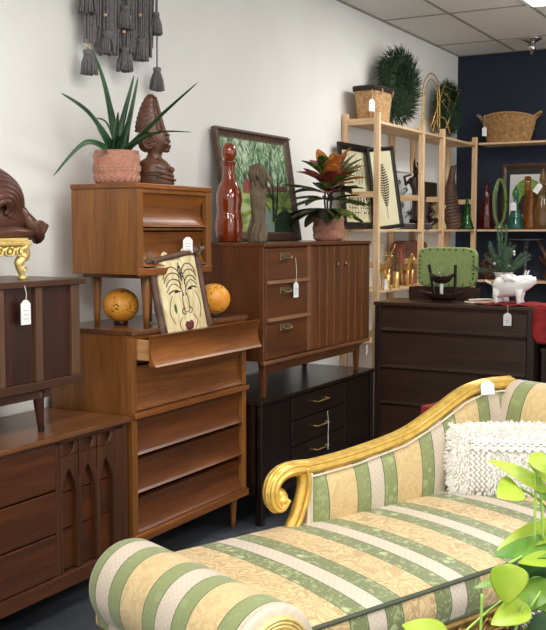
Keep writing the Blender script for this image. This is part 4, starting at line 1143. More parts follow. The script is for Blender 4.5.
g.tube([(.13, -.04, .10), (.17, -.045, .05), (.205, -.04, .0), (.225, -.035, .02)], [.02, .03, .03, .012], 10)
obj('flowing_tail', g, 'drift', t, smooth=True)
# ------------------------------------------------------------------ on top of the pine shelves
ST = 2.276
def weave_wall(g, fn, nu, nv, amp):
    """fn(u, v) -> (point, outward normal); alternating over-under displacement"""
    vs = []
    for i in range(nu):
        row = []
        for j in range(nv+1):
            p, n = fn(i/nu, j/nv); k = amp*(1 if (i//2+j) % 2 else -1)
            row.append(g.v(p+n*k))
        vs.append(row)
    for i in range(nu):
        for j in range(nv): g.face((vs[i][j], vs[(i+1) % nu][j], vs[(i+1) % nu][j+1], vs[i][j+1]))
M['wicker'] = plain('tan_wicker', (190, 152, 106), .75, var=.35, sc_=40, bmp=.4)
M['wicker2'] = plain('honey_wicker', (178, 138, 90), .75, var=.4, sc_=40, bmp=.4)
M['rim'] = plain('dark_basket_rim', (48, 30, 24), .7, var=.3, sc_=40, bmp=.4)
t = thing('square_basket', 'tapered square wicker basket with a dark rim on the tall pine shelf', 'basket', (6.85, 2.985, ST), .0)
def sqp(a, h):   # rounded square outline
    c, s_ = math.cos(a), math.sin(a); k = (abs(c)**5+abs(s_)**5)**(-1/5); return V((c*k*h[0], s_*k*h[1], 0))
def sqw(u, v):
    a = 2*PI*u; k = .80+.20*v; p = sqp(a, (.17*k, .10*k)); p.z = .245*v; n = V((p.x, p.y, 0)).normalized(); return p, n
g = G(); weave_wall(g, sqw, 104, 22, .0028)
bd = obj('body', g, 'wicker', t, smooth=False)
obj('floor_panel', G().box(-.12, .12, -.07, .07, .0, .01), 'wicker', bd)
g = G()
for z, r in ((.247, .013), (.232, .011)): g.tube([sqp(2*PI*k/48, (.172, .102))+V((0, 0, z)) for k in range(49)], r, 7)
obj('rim', g, 'rim', t)
for x in (-.1, .1): obj('loop', G().tube([(x, -.10, .20), (x, -.116, .225), (x, -.10, .245)], .006, 6), 'wicker', t)
p = atY(372, 99, 2.875); price_tag('white price tag on the front of the square wicker basket', p, .062, .085, -.3, .07)
# evergreen wreaths
def wreath(label, c, r0, r1, rz, seed, n=5200, sz=1.15):
    t = thing('evergreen_wreath', label, 'wreath', c, rz, 'large evergreen wreaths on the pine shelves')
    rn = random.Random(seed); g = G()
    for i in range(n):
        a = rn.uniform(0, 2*PI); q = rn.uniform(0, 2*PI); rr = r1*rn.random()**.5*.6
        ctr = V((r0*math.cos(a), 0, sz*r0*math.sin(a))); rad_ = V((math.cos(a), 0, math.sin(a)))
        p = ctr+rad_*rr*math.cos(q)+V((0, rr*math.sin(q)*.75, 0)); d = (rad_*math.cos(q)+V((0, math.sin(q), 0))+V((-math.sin(a), 0, math.cos(a)))*.8+V((rn.uniform(-.5, .5),)*3)).normalized()
        l = rn.uniform(.04, .085); s_ = d.cross(V((rn.random(), rn.random(), rn.random()))).normalized()*.0028
        g.face([g.v(p-s_), g.v(p+s_), g.v(p+d*l)])
    o = obj('foliage', g, 'needle', t); o['kind'] = 'stuff'
    obj('hoop', G().tube([(r0*math.cos(2*PI*k/30), 0, sz*r0*math.sin(2*PI*k/30)) for k in range(31)], r1*.35, 8), 'needle', t)
wreath('big bushy evergreen wreath standing behind the square basket', (7.30, 2.975, ST+.325), .155, .17, -.12, 1)
wreath('evergreen wreath half behind the gold wire arches near the navy wall', (8.48, 2.99, ST+.275), .11, .14, .05, 2, 4200, 1.3)
# gold wire arches
t = thing('wire_arch_stand', 'gold wire stand of arches and crossed rods on the tall pine shelves', 'plant stand', (8.1, 2.93, ST))
def wl(x, y, Y=2.93): return atY(x, y, Y)-V(t.location)
def wire(name, P, par=None, r=.0055): return obj(name, G().tube(P, r, 6), 'brass', par or t, smooth=True)
wire('arch', spl([wl(422, 130), wl(422.5, 95), wl(425, 80), wl(431, 73.5), wl(437, 79), wl(439.5, 95), wl(439.5, 131)], 6))
wire('arch', spl([wl(424, 126), wl(424.5, 97), wl(427, 84), wl(431, 79), wl(435.5, 84), wl(437.5, 97), wl(437.5, 128)], 6), r=.004)
wire('small_arch', spl([wl(433, 131, 2.88), wl(436, 121, 2.88), wl(441, 117, 2.88), wl(446, 121, 2.88), wl(450, 134, 2.88)], 6))
wire('rod', [wl(431, 127), wl(445, 84)]); wire('rod', [wl(446, 128), wl(460, 90)]); wire('rod', [wl(422, 112), wl(433, 130)])
g = G()
for a, b in (((442, 90), (455, 105)), ((439, 98), (451, 114)), ((445, 86), (459, 93)), ((450, 100), (447, 112))): g.tube([wl(*a), wl(*b)], .003, 5)
for q in range(10): g.ball(tuple(wl(441+q*1.6, 96+5*math.sin(q*1.3)+q*.6)), .007, 6, 4)
obj('wire_trellis', g, 'brass', t)
# round basket
t = thing('oval_basket', 'oval wicker laundry basket with two handles on the navy wall shelf', 'basket', (9.03, 2.605, 2.287), -PI/2)
def ovw(u, v):
    a = 2*PI*u; k = .76+.24*v**.8; top_ = .21+.045*abs(math.sin(a))**1.5
    p = V((.245*k*math.cos(a), .145*k*math.sin(a), top_*v)); n = V((math.cos(a), math.sin(a), 0)); return p, n
g = G(); weave_wall(g, ovw, 120, 20, .0035); bd = obj('body', g, 'wicker2', t)
g = G(); g.lathe([(.18, 0), (.18, .012)], n=24, sy=.6); obj('floor_panel', g, 'wicker2', bd)
g = G()
for dz, r in ((0, .011), (-.09, .008)):
    pts = []
    for k in range(61):
        u = k/60; p, n = ovw(u, 1 if dz == 0 else .55); pts.append(p+n*.004)
    g.tube(pts, r, 7)
obj('braided_rim', g, 'wicker2', t)
for s_ in (-1, 1):
    obj('handle', G().tube(spl([(s_*.235, -.05, .215), (s_*.275, -.035, .25), (s_*.292, 0, .262), (s_*.275, .035, .25), (s_*.235, .05, .215)], 5), .010, 7), 'wicker2', t, smooth=True)
p = atX(484.5, 127, 8.86); price_tag('white price tag hanging from the left handle of the oval basket', p, .04, .08, -1.2, .11)

# ------------------------------------------------------------------ middle shelf
MS = 1.5065
def framed(name, label, cat, loc, rz, w, h, fw, fmat, cmat, lean=-.14, depth=.02, mat_w=0, group=None):
    t = thing(name, label, cat, loc, rz, group); t.rotation_euler = (lean, 0, rz)
    g = G(); frame_mesh(g, w/2, h, [(0, 0), (0, depth), (fw*.5, depth+.003), (fw, depth*.7), (fw, 0)]); obj('frame', g, fmat, t)
    c = obj('picture_sheet', G().box(-w/2+fw*.8, w/2-fw*.8, -.008, -.002, fw*.8, h-fw*.8), cmat, t)
    return t, c
M['sheet'] = plain('aged_cream_paper', (212, 206, 172), .7, var=.08, sc_=8)
M['sheet_w'] = plain('white_canvas', (226, 228, 226), .7, var=.04)
M['inkbrown'] = plain('sepia_ink', (74, 58, 44), .8, var=.4, sc_=40)
M['inkgrey'] = plain('soft_grey_green_ink', (140, 140, 104), .8, var=.4, sc_=30)
t, c = framed('framed_print', 'black framed botanical print of grasses leaning behind the croton', 'picture', (6.76, 3.05, MS), .0, .56, .62, .05, 'black', 'sheet', -.09)
rnd = random.Random(9); g = G()
for q in range(30):
    x0 = rnd.uniform(-.24, .24); z0 = rnd.uniform(.32, .36); g.tube([(x0, -.009, z0), (x0+rnd.uniform(-.03, .05), -.009, z0+.08), (x0+rnd.uniform(-.03, .09), -.009, z0+rnd.uniform(.1, .2))], rnd.uniform(.002, .004), 4, flat=.4)
obj('printed_grass', g, 'inkgrey', c)
g = G()
for q in range(10):
    x0 = -.22+.05*q; z0 = .08; g.tube([(x0, -.009, z0), (x0+.01, -.009, z0+.06), (x0+rnd.uniform(-.03, .03), -.009, z0+.15)], .0025, 4, flat=.4)
    for k in range(4): g.ball((x0+rnd.uniform(-.02, .02), -.009, z0+.04+.035*k), (.012, .0015, .006), 6, 4)
for q in range(9): g.ball((-.2+.05*q, -.009, .21+rnd.uniform(-.02, .02)), (.016, .0015, .02), 7, 5)
obj('printed_plants', g, 'inkbrown', c)
t, c = framed('framed_print', 'tall black framed print of one long brown feather on the middle pine shelf', 'picture', (7.075, 2.945, MS), -.35, .29, .62, .030, 'black', 'sheet', -.12)
t.rotation_euler = (-.10, -.10, -.35)
g = G(); g.tube([(.0, -.009, .08), (-.004, -.009, .28), (.004, -.009, .49)], .0022, 5, flat=.4)
for q in range(17):
    z = .17+.019*q; l = .046*math.sin(PI*(q+1.5)/19)+.004
    for s_ in (-1, 1): g.prism([(0, z), (s_*l, z+.012), (s_*l*.95, z+.022), (0, z+.011)], 'y', -.0105, -.0085)
obj('printed_feather', g, 'inkbrown', c)
t, c = framed('brush_canvas', 'white canvas with black brush writing strokes behind the dark figure', 'picture', (7.70, 3.08, MS), -.05, .36, .47, .006, 'sheet_w', 'sheet_w', -.08)
g = G()
for x0, z0, s_ in ((-.08, .36, 1), (.04, .30, 1.1), (-.05, .17, 1.0), (.06, .11, .9)):
    g.tube([(x0+.05*s_*math.sin(k*.75), -.012, z0+.035*s_*math.cos(k*.52)+.002*k) for k in range(13)], [.0035+.003*math.sin(k) for k in range(13)], 5, flat=.4)
    g.tube([(x0-.05*s_, -.012, z0+.02), (x0, -.012, z0+.03), (x0+.06*s_, -.012, z0+.045)], [.003, .007, .002], 5, flat=.4)
g.tube([(.14, -.012, .10), (.15, -.012, .2), (.145, -.012, .30)], .003, 4, flat=.4)
obj('brush_strokes', g, 'black', c)
# dark carved dancer
t = thing('dark_figurine', 'dark carved standing figurine with one arm raised in front of the white canvas', 'sculpture', (7.60, 2.93, MS), -.9); t.scale = (1.1, 1.1, 1.08)
obj('base', G().box(-.11, .11, -.045, .045, 0, .045), 'carved_dk', t, bevel=.006)
g = G()
g.rings([ering(*a) for a in ((0, 0, .045, .040, .032), (0, 0, .10, .035, .03), (.005, 0, .18, .038, .034), (.01, 0, .24, .045, .036), (0, 0, .29, .036, .03), (-.01, 0, .34, .050, .034), (-.012, 0, .375, .050, .03), (-.01, 0, .39, .018, .018), (-.008, 0, .40, .016, .016))])
g.ball((-.006, 0, .425), (.026, .026, .030), 12, 9)
obj('body', g, 'carved_dk', t, smooth=True)
obj('arm', G().tube([(-.045, 0, .365), (-.085, -.01, .33), (-.10, -.02, .385), (-.05, -.02, .40)], [.016, .014, .012, .009], 8), 'carved_dk', t, smooth=True)
obj('raised_arm', G().tube([(.03, 0, .365), (.035, 0, .43), (.012, 0, .47), (.0, 0, .495)], [.016, .014, .011, .006], 8), 'carved_dk', t, smooth=True)
obj('headpiece', G().tube([(-.01, 0, .44), (-.02, 0, .47), (-.018, 0, .52)], [.02, .012, .004], 8), 'carved_dk', t, smooth=True)
# seated dark figure with a square box behind
t = thing('seated_figurine', 'squat dark carved seated figurine left of the yellow hourglass vase', 'sculpture', (7.88, 2.99, MS), -.9); t.scale = (1.1, 1.1, 1.15)
g = G(); g.rings([ering(*a) for a in ((0, 0, 0, .075, .055), (0, 0, .04, .080, .058), (0, 0, .08, .055, .045), (0, 0, .13, .06, .045), (0, 0, .18, .052, .04), (0, 0, .20, .022, .022), (0, 0, .215, .02, .02))]); g.ball((0, 0, .25), (.038, .036, .042), 12, 9)
obj('body', g, 'carved_dk', t, smooth=True)
for s_ in (-1, 1):
    obj('arm', G().tube([(s_*.05, 0, .17), (s_*.085, -.02, .12), (s_*.04, -.055, .09)], [.018, .015, .012], 8), 'carved_dk', t, smooth=True)
    obj('knee', G().tube([(s_*.03, -.02, .05), (s_*.09, -.05, .06), (s_*.03, -.07, .02)], [.025, .025, .018], 8), 'carved_dk', t, smooth=True)
t = thing('black_radio', 'black boxy old radio at the back of the middle shelf behind the seated figurine', 'radio', (8.13, 3.055, MS), 0)
obj('case', G().box(-.16, .16, -.05, .05, .0, .40), 'black', t, bevel=.012)
g = G()
for k in range(6): g.box(-.12, .12, -.056, -.05, .25+.018*k, .258+.018*k)
obj('grille', g, 'carved_dk', t)
for x in (-.07, .07): obj('dial', G().lathe([(.035, 0), (.03, .014), (.004, .015)], n=16).move(Matrix.Translation((x, -.05, .16)) @ Matrix.Rotation(PI/2, 4, 'X')), 'brass_old', t, smooth=True)
t = thing('hourglass_vase', 'pale yellow ceramic vase pinched like an hourglass on the middle shelf', 'vase', (8.13, 2.95, MS)); t.scale = (1.3, 1.3, 1.1)
obj('body', G().lathe([(.058, 0), (.066, .01), (.050, .06), (.036, .10), (.034, .12), (.052, .155), (.06, .175), (.058, .182), (.03, .184)], n=20), 'cream_vase', t, smooth=True)
obj('rim', G().lathe([(.026, .18), (.030, .20), (.022, .20), (.018, .184)], n=18), 'cream_vase', t, smooth=True)
M['boot'] = plain('dark_ribbed_wood', (78, 50, 36), .5, var=.4)
t = thing('woven_boot', 'tall brown ribbed boot shaped carving standing before the back posts', 'sculpture', (8.68, 3.0, MS), -.9); t.scale = (1.0, 1.0, 1.02)
g = G(); rs = []
for i in range(41):
    f = i/40; z = .56*f; r = .05+.03*math.sin(PI*min(1, f*1.25))-.022*f; r *= (1.05 if i % 2 else .97); cx_ = -.03*math.sin(PI*f)+.035*(1-f)**4
    rs.append(ering(cx_, 0, z, r+.035*(1-f)**5, r*.75, 18, tilt=.2))
g.rings(rs); obj('shaft', g, 'boot', t, smooth=False)
obj('toe', G().ball((.075, 0, .035), (.06, .04, .034), 14, 9), 'boot', t, smooth=True)
# glass
def vase(name, label, loc, prof, mat, extra=None, cat='vase', n=24, flute=0, rz=0):
    t = thing(name, label, cat, loc, rz)
    g = G(); rs = []
    for r, z in prof: rs.append([(r*(1+flute*math.cos(8*2*PI*k/n))*math.cos(2*PI*k/n), r*(1+flute*math.cos(8*2*PI*k/n))*math.sin(2*PI*k/n), z) for k in range(n)])
    g.rings(rs); obj('body', g, mat, t, smooth=True)
    if extra: extra(t)
    return t
def stop(z, r, mat, tall=1):
    return lambda t: obj('stopper', G().lathe([(r*.5, z), (r*.6, z+.01), (r, z+.02*tall), (r*.8, z+.045*tall), (r*.2, z+.075*tall), (.002, z+.08*tall)], n=16), mat, t, smooth=True)
vase('glass_decanter', 'green glass decanter with a pointed stopper between two pine posts', (8.735, 2.885, MS), [(.062, 0), (.066, .01), (.052, .05), (.032, .12), (.018, .18), (.020, .205), (.012, .206)], 'green_g', stop(.205, .018, 'green_g'), 'decanter')
vase('glass_vase', 'small red glass vase left of the corner post', (8.83, 2.99, MS), [(.050, 0), (.052, .02), (.030, .08), (.028, .12), (.05, .15), (.046, .15), (.02, .1)], 'red_g')
def swung(h, r, lean=0): return [(r*.7, 0), (r*.9, .02), (r*.72, h*.25), (r*.62, h*.5), (r*.42, h*.72), (r*.50, h*.9), (r*.36, h), (r*.2, h*.98)]
vase('glass_vase', 'tall fluted dark red glass vase right of the corner post', (9.03, 2.80, MS), [(.062, 0), (.064, .02), (.056, .12), (.048, .24), (.030, .33), (.017, .38), (.022, .43), (.012, .43)], 'red_g', n=32, flute=.08)
# lime ring vase: two tall loops of glass
t = thing('glass_sculpture', 'tall looped lime and clear glass ring sculpture beside the red vase', 'glass ornament', (9.0, 2.665, MS), -.9)
rp_ = [(.045*math.cos(a), 0, .245+.205*math.sin(a)) for a in [2*PI*k/36 for k in range(37)]]
obj('lime_loop', G().tube([(x*1.25, y, z) for x, y, z in rp_], .016, 10), 'lime_g', t, smooth=True)
obj('clear_loop', G().tube([(x*1.1+.02, y+.03, z-.01) for x, y, z in rp_], .013, 10), 'clear_g', t, smooth=True)
obj('foot', G().lathe([(.045, 0), (.048, .01), (.030, .045), (.02, .06)], n=20), 'lime_g', t, smooth=True)
# framed green botanical on navy wall
t, c = framed('framed_print', 'brown framed print of a round green leaf shape behind the coloured glass', 'picture', (9.15, 2.42, MS), -PI/2, .56, .60, .045, wood('walnut_frame', (66, 42, 30), (96, 66, 50), 'x'), plain('charcoal_mount', (46, 44, 44), .6), -.05)
cc = obj('print_paper', G().box(-.20, .20, -.013, -.0085, .07, .50), 'sheet_w', t)
g = G(); pts = [(.155*math.cos(2*PI*k/40)*(1+.05*math.sin(5*2*PI*k/40))-.02, .30+.16*math.sin(2*PI*k/40)*(1+.05*math.cos(3*2*PI*k/40))) for k in range(40)]
g.prism(pts, 'y', -.0145, -.0125); obj('printed_leaf', g, plain('print_green', (136, 172, 80), .6, var=.35, sc_=30), cc)
g = G(); pts = [(.12*math.cos(2*PI*k/30)*(1+.12*math.sin(4*2*PI*k/30)), .22+.11*math.sin(2*PI*k/30)*(1+.12*math.cos(5*2*PI*k/30))) for k in range(30)]
g.prism(pts, 'y', -.0160, -.0142); obj('printed_shadow', g, plain('print_dark', (54, 44, 42), .6, var=.5, sc_=40), cc)
vase('glass_bottle', 'teal glass decanter with a spire stopper in front of the framed green print', (8.99, 2.515, MS), [(.078, 0), (.084, .012), (.070, .05), (.056, .12), (.030, .19), (.018, .23), (.022, .28), (.014, .285)], 'teal_g', stop(.28, .026, 'teal_g', 1.4), 'decanter')
vase('glass_vase', 'tall slender amber glass vase, tallest beside the teal decanter', (9.04, 2.425, MS), [(.040, 0), (.044, .02), (.034, .15), (.028, .28), (.026, .40), (.028, .47), (.016, .475)], 'amber2', n=32, flute=.07)
vase('glass_vase', 'shorter amber glass vase with a flared scalloped lip', (8.97, 2.375, MS), [(.042, 0), (.046, .02), (.036, .12), (.028, .22), (.030, .28), (.048, .345), (.044, .345), (.02, .28)], 'amber2', n=32, flute=.10)
vase('glass_vase', 'yellow glass bud vase between the two amber vases', (9.06, 2.36, MS), [(.034, 0), (.036, .02), (.024, .12), (.014, .24), (.02, .33), (.010, .33)], 'yellow_g')
vase('glass_decanter', 'large smoky brown ribbed glass decanter with a pointed stopper at the right edge', (8.99, 2.275, MS), [(.075, 0), (.080, .012), (.074, .08), (.080, .14), (.070, .2), (.045, .27), (.028, .33), (.032, .39), (.02, .395)], 'brown_g', stop(.39, .034, 'brown_g', 2.0), 'decanter', n=48, flute=.04)
p = atX(513.5, 202, 8.895); price_tag('white price tag hanging on the teal glass decanter', p, .048, .075, -1.3, .05)
p = atX(541, 184, 8.895); t_ = price_tag('slanted white price tag on the smoky brown decanter', p, .05, .09, -1.3, .0); t_.rotation_euler = (0, .6, -1.3)

# ------------------------------------------------------------------ lower shelf
LS = 1.0615
def suitcase(name, label, cat, loc, rz, w, d, h, mat, lean=0, studs=True, band=None):
    t = thing(name, label, cat, loc, rz); t.rotation_euler = (lean, 0, rz)
    g = G()
    pts = []
    for k in range(32):
        a = 2*PI*k/32; c, s_ = math.cos(a), math.sin(a); kk = (abs(c)**7+abs(s_)**7)**(-1/7); pts.append((c*kk*w/2, h/2+s_*kk*h/2))
    g.prism(pts, 'y', 0, d); o = obj('body', g, mat, t, bevel=.008)
    if studs:
        for k in range(28):
            a = 2*PI*(k+.5)/28; c, s_ = math.cos(a), math.sin(a); kk = (abs(c)**7+abs(s_)**7)**(-1/7)
            obj('stud', G().ball((c*kk*(w/2-.018), -.001, h/2+s_*kk*(h/2-.018)), (.0065, .004, .0065), 6, 4), 'black', t)
    g = G(); g.prism([(x*1.005, (z-h/2)*1.005+h/2) for x, z in pts], 'y', d*.48, d*.54); obj('seam', g, 'brass_old' if not band else band, t)
    return t
def floral():
    m, nt, b = newmat('faded_red_floral'); v = coords(nt); n = N(nt, 'ShaderNodeTexNoise', i_Scale=14.0, i_Detail=3.0, i_Distortion=1.2); L(nt, v, n.inputs['Vector'])
    r = ramp(nt, n.outputs['Fac'], [(.36, lin((84, 84, 62))), (.47, lin((150, 116, 90))), (.56, lin((150, 62, 54))), (.68, lin((170, 96, 84)))]); L(nt, r.outputs[0], b.inputs['Base Color']); b.inputs['Roughness'].default_value = .6; return m
fm = floral()
suitcase('floral_suitcase', 'faded red floral suitcase upright on the lower pine shelf behind the brass animals', 'suitcase', (7.76, 3.0, LS), 0, .60, .10, .35, fm, 0, False, 'carved')
t = suitcase('studded_suitcase', 'green studded suitcase standing on the espresso dresser against the pine posts', 'suitcase', (6.72, 2.365, 1.10), -PI/2+.06, .42, .075, .28, 'green_felt', -.04)
tg = thing('wooden_tray', 'dark wooden tray raising the green studded suitcase', 'tray', (6.735, 2.38, 1.0085), -PI/2)
obj('tray_floor', G().box(-.24, .24, -.045, .055, 0, .084), 'dk_x', tg, bevel=.004)
g = G(); g.box(-.245, .245, -.05, -.045, 0, .092); g.box(-.245, .245, .055, .06, 0, .092); obj('tray_rim', g, 'dk_x', tg)
# brass deer
def brass_tube(parent, name, P, r, n=8): return obj(name, G().tube(spl(P, 5), r if isinstance(r, (int, float)) else [r[min(len(r)-1, i//5)]+(r[min(len(r)-1, i//5+1)]-r[min(len(r)-1, i//5)])*(i % 5)/5 for i in range((len(P)-1)*5+1)], n), 'brass', parent, smooth=True)
t = thing('brass_deer', 'brass deer with branching antlers standing on the lower pine shelf', 'figurine', (6.99, 2.95, LS), -2.2)
g = G(); g.tube(spl([(-.075, 0, .155), (-.03, 0, .16), (.03, 0, .155), (.06, 0, .19), (.075, 0, .235)], 4), [.02, .028, .03, .03, .028, .026, .026, .026, .028, .028, .028, .026, .022, .020, .018, .016, .015], 10); g.ball((.095, 0, .243), (.030, .015, .016), 10, 7)
obj('body', g, 'brass', t, smooth=True)
for x in (-.065, .04):
    for y in (-.018, .018): obj('leg', G().tube([(x, y, .15), (x+.006, y, .08), (x, y, .04), (x+.004, y, 0)], [.014, .008, .006, .008], 8), 'brass', t, smooth=True)
for s_ in (-1, 1):
    g = G(); g.tube([(.075, s_*.01, .255), (.06, s_*.04, .29), (.07, s_*.06, .335)], [.005, .004, .002], 6); g.tube([(.062, s_*.035, .285), (.09, s_*.045, .31)], [.004, .002], 6); g.tube([(.063, s_*.05, .31), (.045, s_*.065, .33)], [.004, .002], 6)
    obj('antler', g, 'brass', t, smooth=True)
    obj('ear', G().ball((.075, s_*.024, .248), (.006, .014, .006), 8, 5), 'brass', t, smooth=True)
for px, lb, h in ((387, 'brass tumbler in front of the brass deer', .11), (396, 'brass tumbler between the deer and the brass horse', .125)):
    p = atY(px, 291, 2.885); t = thing('brass_cup', lb, 'cup', (p.x, 2.885, LS))
    obj('body', G().lathe([(.026, 0), (.028, .004), (.024, .02), (.027, h), (.023, h), (.018, .02)], n=20), 'brass', t, smooth=True)
    obj('foot_ring', G().lathe([(.031, 0), (.031, .006), (.026, .008)], n=20), 'brass', t, smooth=True)
t = thing('brass_horse', 'brass horse figure standing at the right of the brass tumblers', 'figurine', (7.42, 2.93, LS), -2.3)
g = G(); g.tube(spl([(-.07, 0, .13), (-.02, 0, .14), (.04, 0, .14), (.065, 0, .19), (.07, 0, .235)], 4), [.026]*5+[.030]*4+[.028]*4+[.024]*2+[.02]*2, 10); g.tube([(.065, 0, .235), (.10, 0, .215), (.12, 0, .195)], [.018, .015, .011], 8)
obj('body', g, 'brass', t, smooth=True)
for x in (-.06, .045):
    for y in (-.018, .018): obj('leg', G().tube([(x, y, .13), (x, y, .06), (x+.004, y, 0)], [.016, .009, .011], 8), 'brass', t, smooth=True)
obj('tail', G().tube([(-.09, 0, .135), (-.11, 0, .10), (-.105, 0, .05)], [.008, .010, .004], 6), 'brass', t, smooth=True)
obj('mane', G().tube([(.05, 0, .17), (.055, 0, .22), (.07, 0, .255)], [.008, .011, .006], 6), 'brass', t, smooth=True)
t = tag(obj('standing_card', G().prism([(-.035, 0), (.035, 0), (.028, .075), (-.028, .075)], 'y', -.002, .002), 'white_card', loc=(6.86, 2.875, LS)), 'white card standing at the foot of the first pine post', 'card')
# lower navy shelf: twisted drift wood
for i, (py, s_, lb) in enumerate(((2.76, .9, 'gnarled brown root carving on the low navy shelf, left of the white vase'), (2.60, .75, 'gnarled brown root carving seen above the white pig on the low navy shelf'), (2.20, 1.1, 'tall twisting brown root carving at the right end of the low navy shelf'))):
    t = thing('driftwood_carving', lb, 'sculpture', (9.03, py, 1.0465), -1.2+i)
    rn = random.Random(20+i)
    for q in range(5):
        P = [V((0, 0, .03))]; d = V((rn.uniform(-1, 1), rn.uniform(-.5, .5), 1.2))
        for k in range(6):
            d = d+V((rn.uniform(-1, 1), rn.uniform(-.6, .6), rn.uniform(-.7, .3))); P.append(P[-1]+d.normalized()*.055*s_)
        for p in P: p.z = max(.02, p.z); p.x = max(-.12, min(.12, p.x)); p.y = max(-.10, min(.10, p.y))
        n_ = (len(P)-1)*4+1
        obj('branch', G().tube(spl(P, 4), [.030*s_*(1-.7*k/n_) for k in range(n_)], 8), 'carved', t, smooth=True)
    obj('burl', G().ball((0, 0, .05), (.085*s_, .06, .05), 14, 8), 'carved', t, smooth=True)

# ------------------------------------------------------------------ on the dark dresser
DT = 1.0085
t = thing('tiered_boat_bowl', 'two dark carved boat-shaped bowls hung between black uprights with a white candle', 'bowl', (6.52, 2.325, DT), -PI/2+.0)
def boat(g, L_, Wd, z, h, n=20, m=7):
    def f(u, v):
        a = 2*u-1; w = Wd*(1-abs(a)**2.2)**.8*math.sin(PI/2*v)**.6 if v > 0 else 0
        return None
    out = []
    for s_ in (1, .90):
        rs = []
        for i in range(n+1):
            a = 2*i/n-1; wv = Wd*s_*max(.03, (1-abs(a)**2.4))**.7; dz = .45*h*abs(a)**3
            rs.append([(a*L_*s_, wv*math.cos(PI*k/m), z+h+dz-(h*(s_ if s_ == 1 else .86))*max(.05, 1-abs(a)**3)*math.sin(PI*k/m)) for k in range(m+1)])
        g.rings(rs, cap=False, close=False); out.append(rs)
    a, b = out
    for i in range(n):
        for k in (0, m): g.face([g.v(a[i][k]), g.v(a[i+1][k]), g.v(b[i+1][k]), g.v(b[i][k])])
g = G(); boat(g, .165, .055, .008, .050); obj('lower_bowl', g, 'carved_dk', t, smooth=True)
g = G(); boat(g, .092, .05, .125, .052); obj('upper_bowl', g, 'carved_dk', t, smooth=True)
for x, dx in ((-.06, -.05), (.085, .0)):
    obj('upright', G().bar((x, .03, .02), (x+dx*.9, .035, .255), .022, .012), 'black', t, bevel=.005)
obj('foot', G().box(-.06, .06, -.035, .035, 0, .012), 'carved_dk', t, bevel=.003)
obj('candle', G().lathe([(.012, .03), (.012, .125), (.004, .13)], (.0, 0, 0), n=14), 'porcelain', t, smooth=True)
g = G()
for a, dx in ((-.6, -.02), (.3, .025), (1.1, .01)): g.tube([(.0, 0, .15), (dx*.6, 0, .195), (dx*1.5, 0, .215), (dx*1.9, .0, .235)], [.006, .004, .004, .002], 7)
g.ball((.004, 0, .19), (.010, .008, .012), 8, 6)
obj('glass_sprout', g, 'clear_g', t, smooth=True)
t = tag(obj('cotton_cord', G().tube(spl([(6.50, 2.15, DT+.008), (6.46, 2.08, DT+.008), (6.53, 2.02, DT+.008), (6.60, 1.96, DT+.012), (6.58, 2.08, DT+.02), (6.50, 2.12, DT+.022), (6.56, 2.02, DT+.026), (6.64, 1.99, DT+.018)], 6), .0075, 7), 'rope', smooth=True), 'coil of pale cotton cord on the espresso dresser beside the pig', 'cord')
# red cloth
def clothf(u, v):
    # u along width (world -Y), v along depth (X)
    Y = 2.06-.46*u; X = 6.375+.33*v+.01*math.sin(u*9)
    z = DT+.005+.004*(1+math.sin(u*21+v*6))
    return V((X, Y, z))
g = G(); g.grid(clothf, 24, 10)
def drape(u, v):   # spills off the right end towards the low chest
    Y = 1.60-.42*u*(1+.1*math.sin(v*5)); X = 6.36+.30*v-.03*math.sin(PI*u)
    z = 1.016-.01*u-(.0)*v
    return V((X, Y, z+.012*math.sin(u*16+v*3)*(.3+u)))
g.grid(drape, 18, 10)
def skirt(u, v):   # front fall
    Y = 1.655-.47*u; z = 1.016-.255*v*(1-.12*(1-u)**3); X = 6.345-.012*math.sin(u*22)*v-.012*v
    if u < .06: z = 1.016-.20*v
    return V((X, Y, z))
g.grid(skirt, 26, 12)
t = tag(obj('velvet_cloth', g, 'red_cloth', smooth=True, solid=.003), 'crumpled deep red velvet cloth spilling over the right end of the espresso dresser', 'cloth')
t = thing('cloth_stack', 'pile of dark folded blankets on the low chest under the red velvet cloth', 'blankets', (6.64, 1.37, .7425), -PI/2)
for k in range(4): obj('blanket', G().box(-.19, .19, -.14+.004*k, .14, .064*k, .064*k+.062), 'dk_x', t, bevel=.018)
# white vase with frosted fir
t = thing('fir_vase', 'small frosted fir sprays in a ribbed white vase behind the winged pig', 'potted plant', (6.68, 1.945, DT+.006))
g = G(); rs = []
prof = [(.040, 0), (.046, .006), (.040, .02), (.046, .10), (.050, .165), (.060, .19), (.066, .20), (.062, .202), (.048, .17), (.03, .10)]
g.rings([[(r*(1+.02*math.cos(14*2*PI*k/56))*math.cos(2*PI*k/56), r*(1+.02*math.cos(14*2*PI*k/56))*math.sin(2*PI*k/56), z) for k in range(56)] for r, z in prof]); obj('vase', g, 'porcelain', t, smooth=True)
rn = random.Random(4)
for q in range(22):
    th = 2*PI*q/17*1.6; el = .15+1.1*rn.random() if q > 2 else 1.4
    l = rn.uniform(.16, .24) if q > 2 else .34
    d = V((math.cos(th)*math.cos(el), math.sin(th)*math.cos(el), math.sin(el))); b0 = V((0, 0, .18)); g = G()
    g.tube([b0, b0+d*l*.5, b0+d*l+V((0, 0, -.02))], .003, 5)
    for k in range(190):
        f = rn.uniform(.15, 1); p = b0+d*l*f; e = (d*.9+V((rn.uniform(-1, 1), rn.uniform(-1, 1), rn.uniform(-1, 1)))).normalized(); ll = rn.uniform(.03, .05)*(1.2-.5*f); s_ = e.cross(V((.3, .5, .8))).normalized()*.0022
        g.face([g.v(p-s_), g.v(p+s_), g.v(p+e*ll)])
    obj('fir_spray', g, 'frost', t)
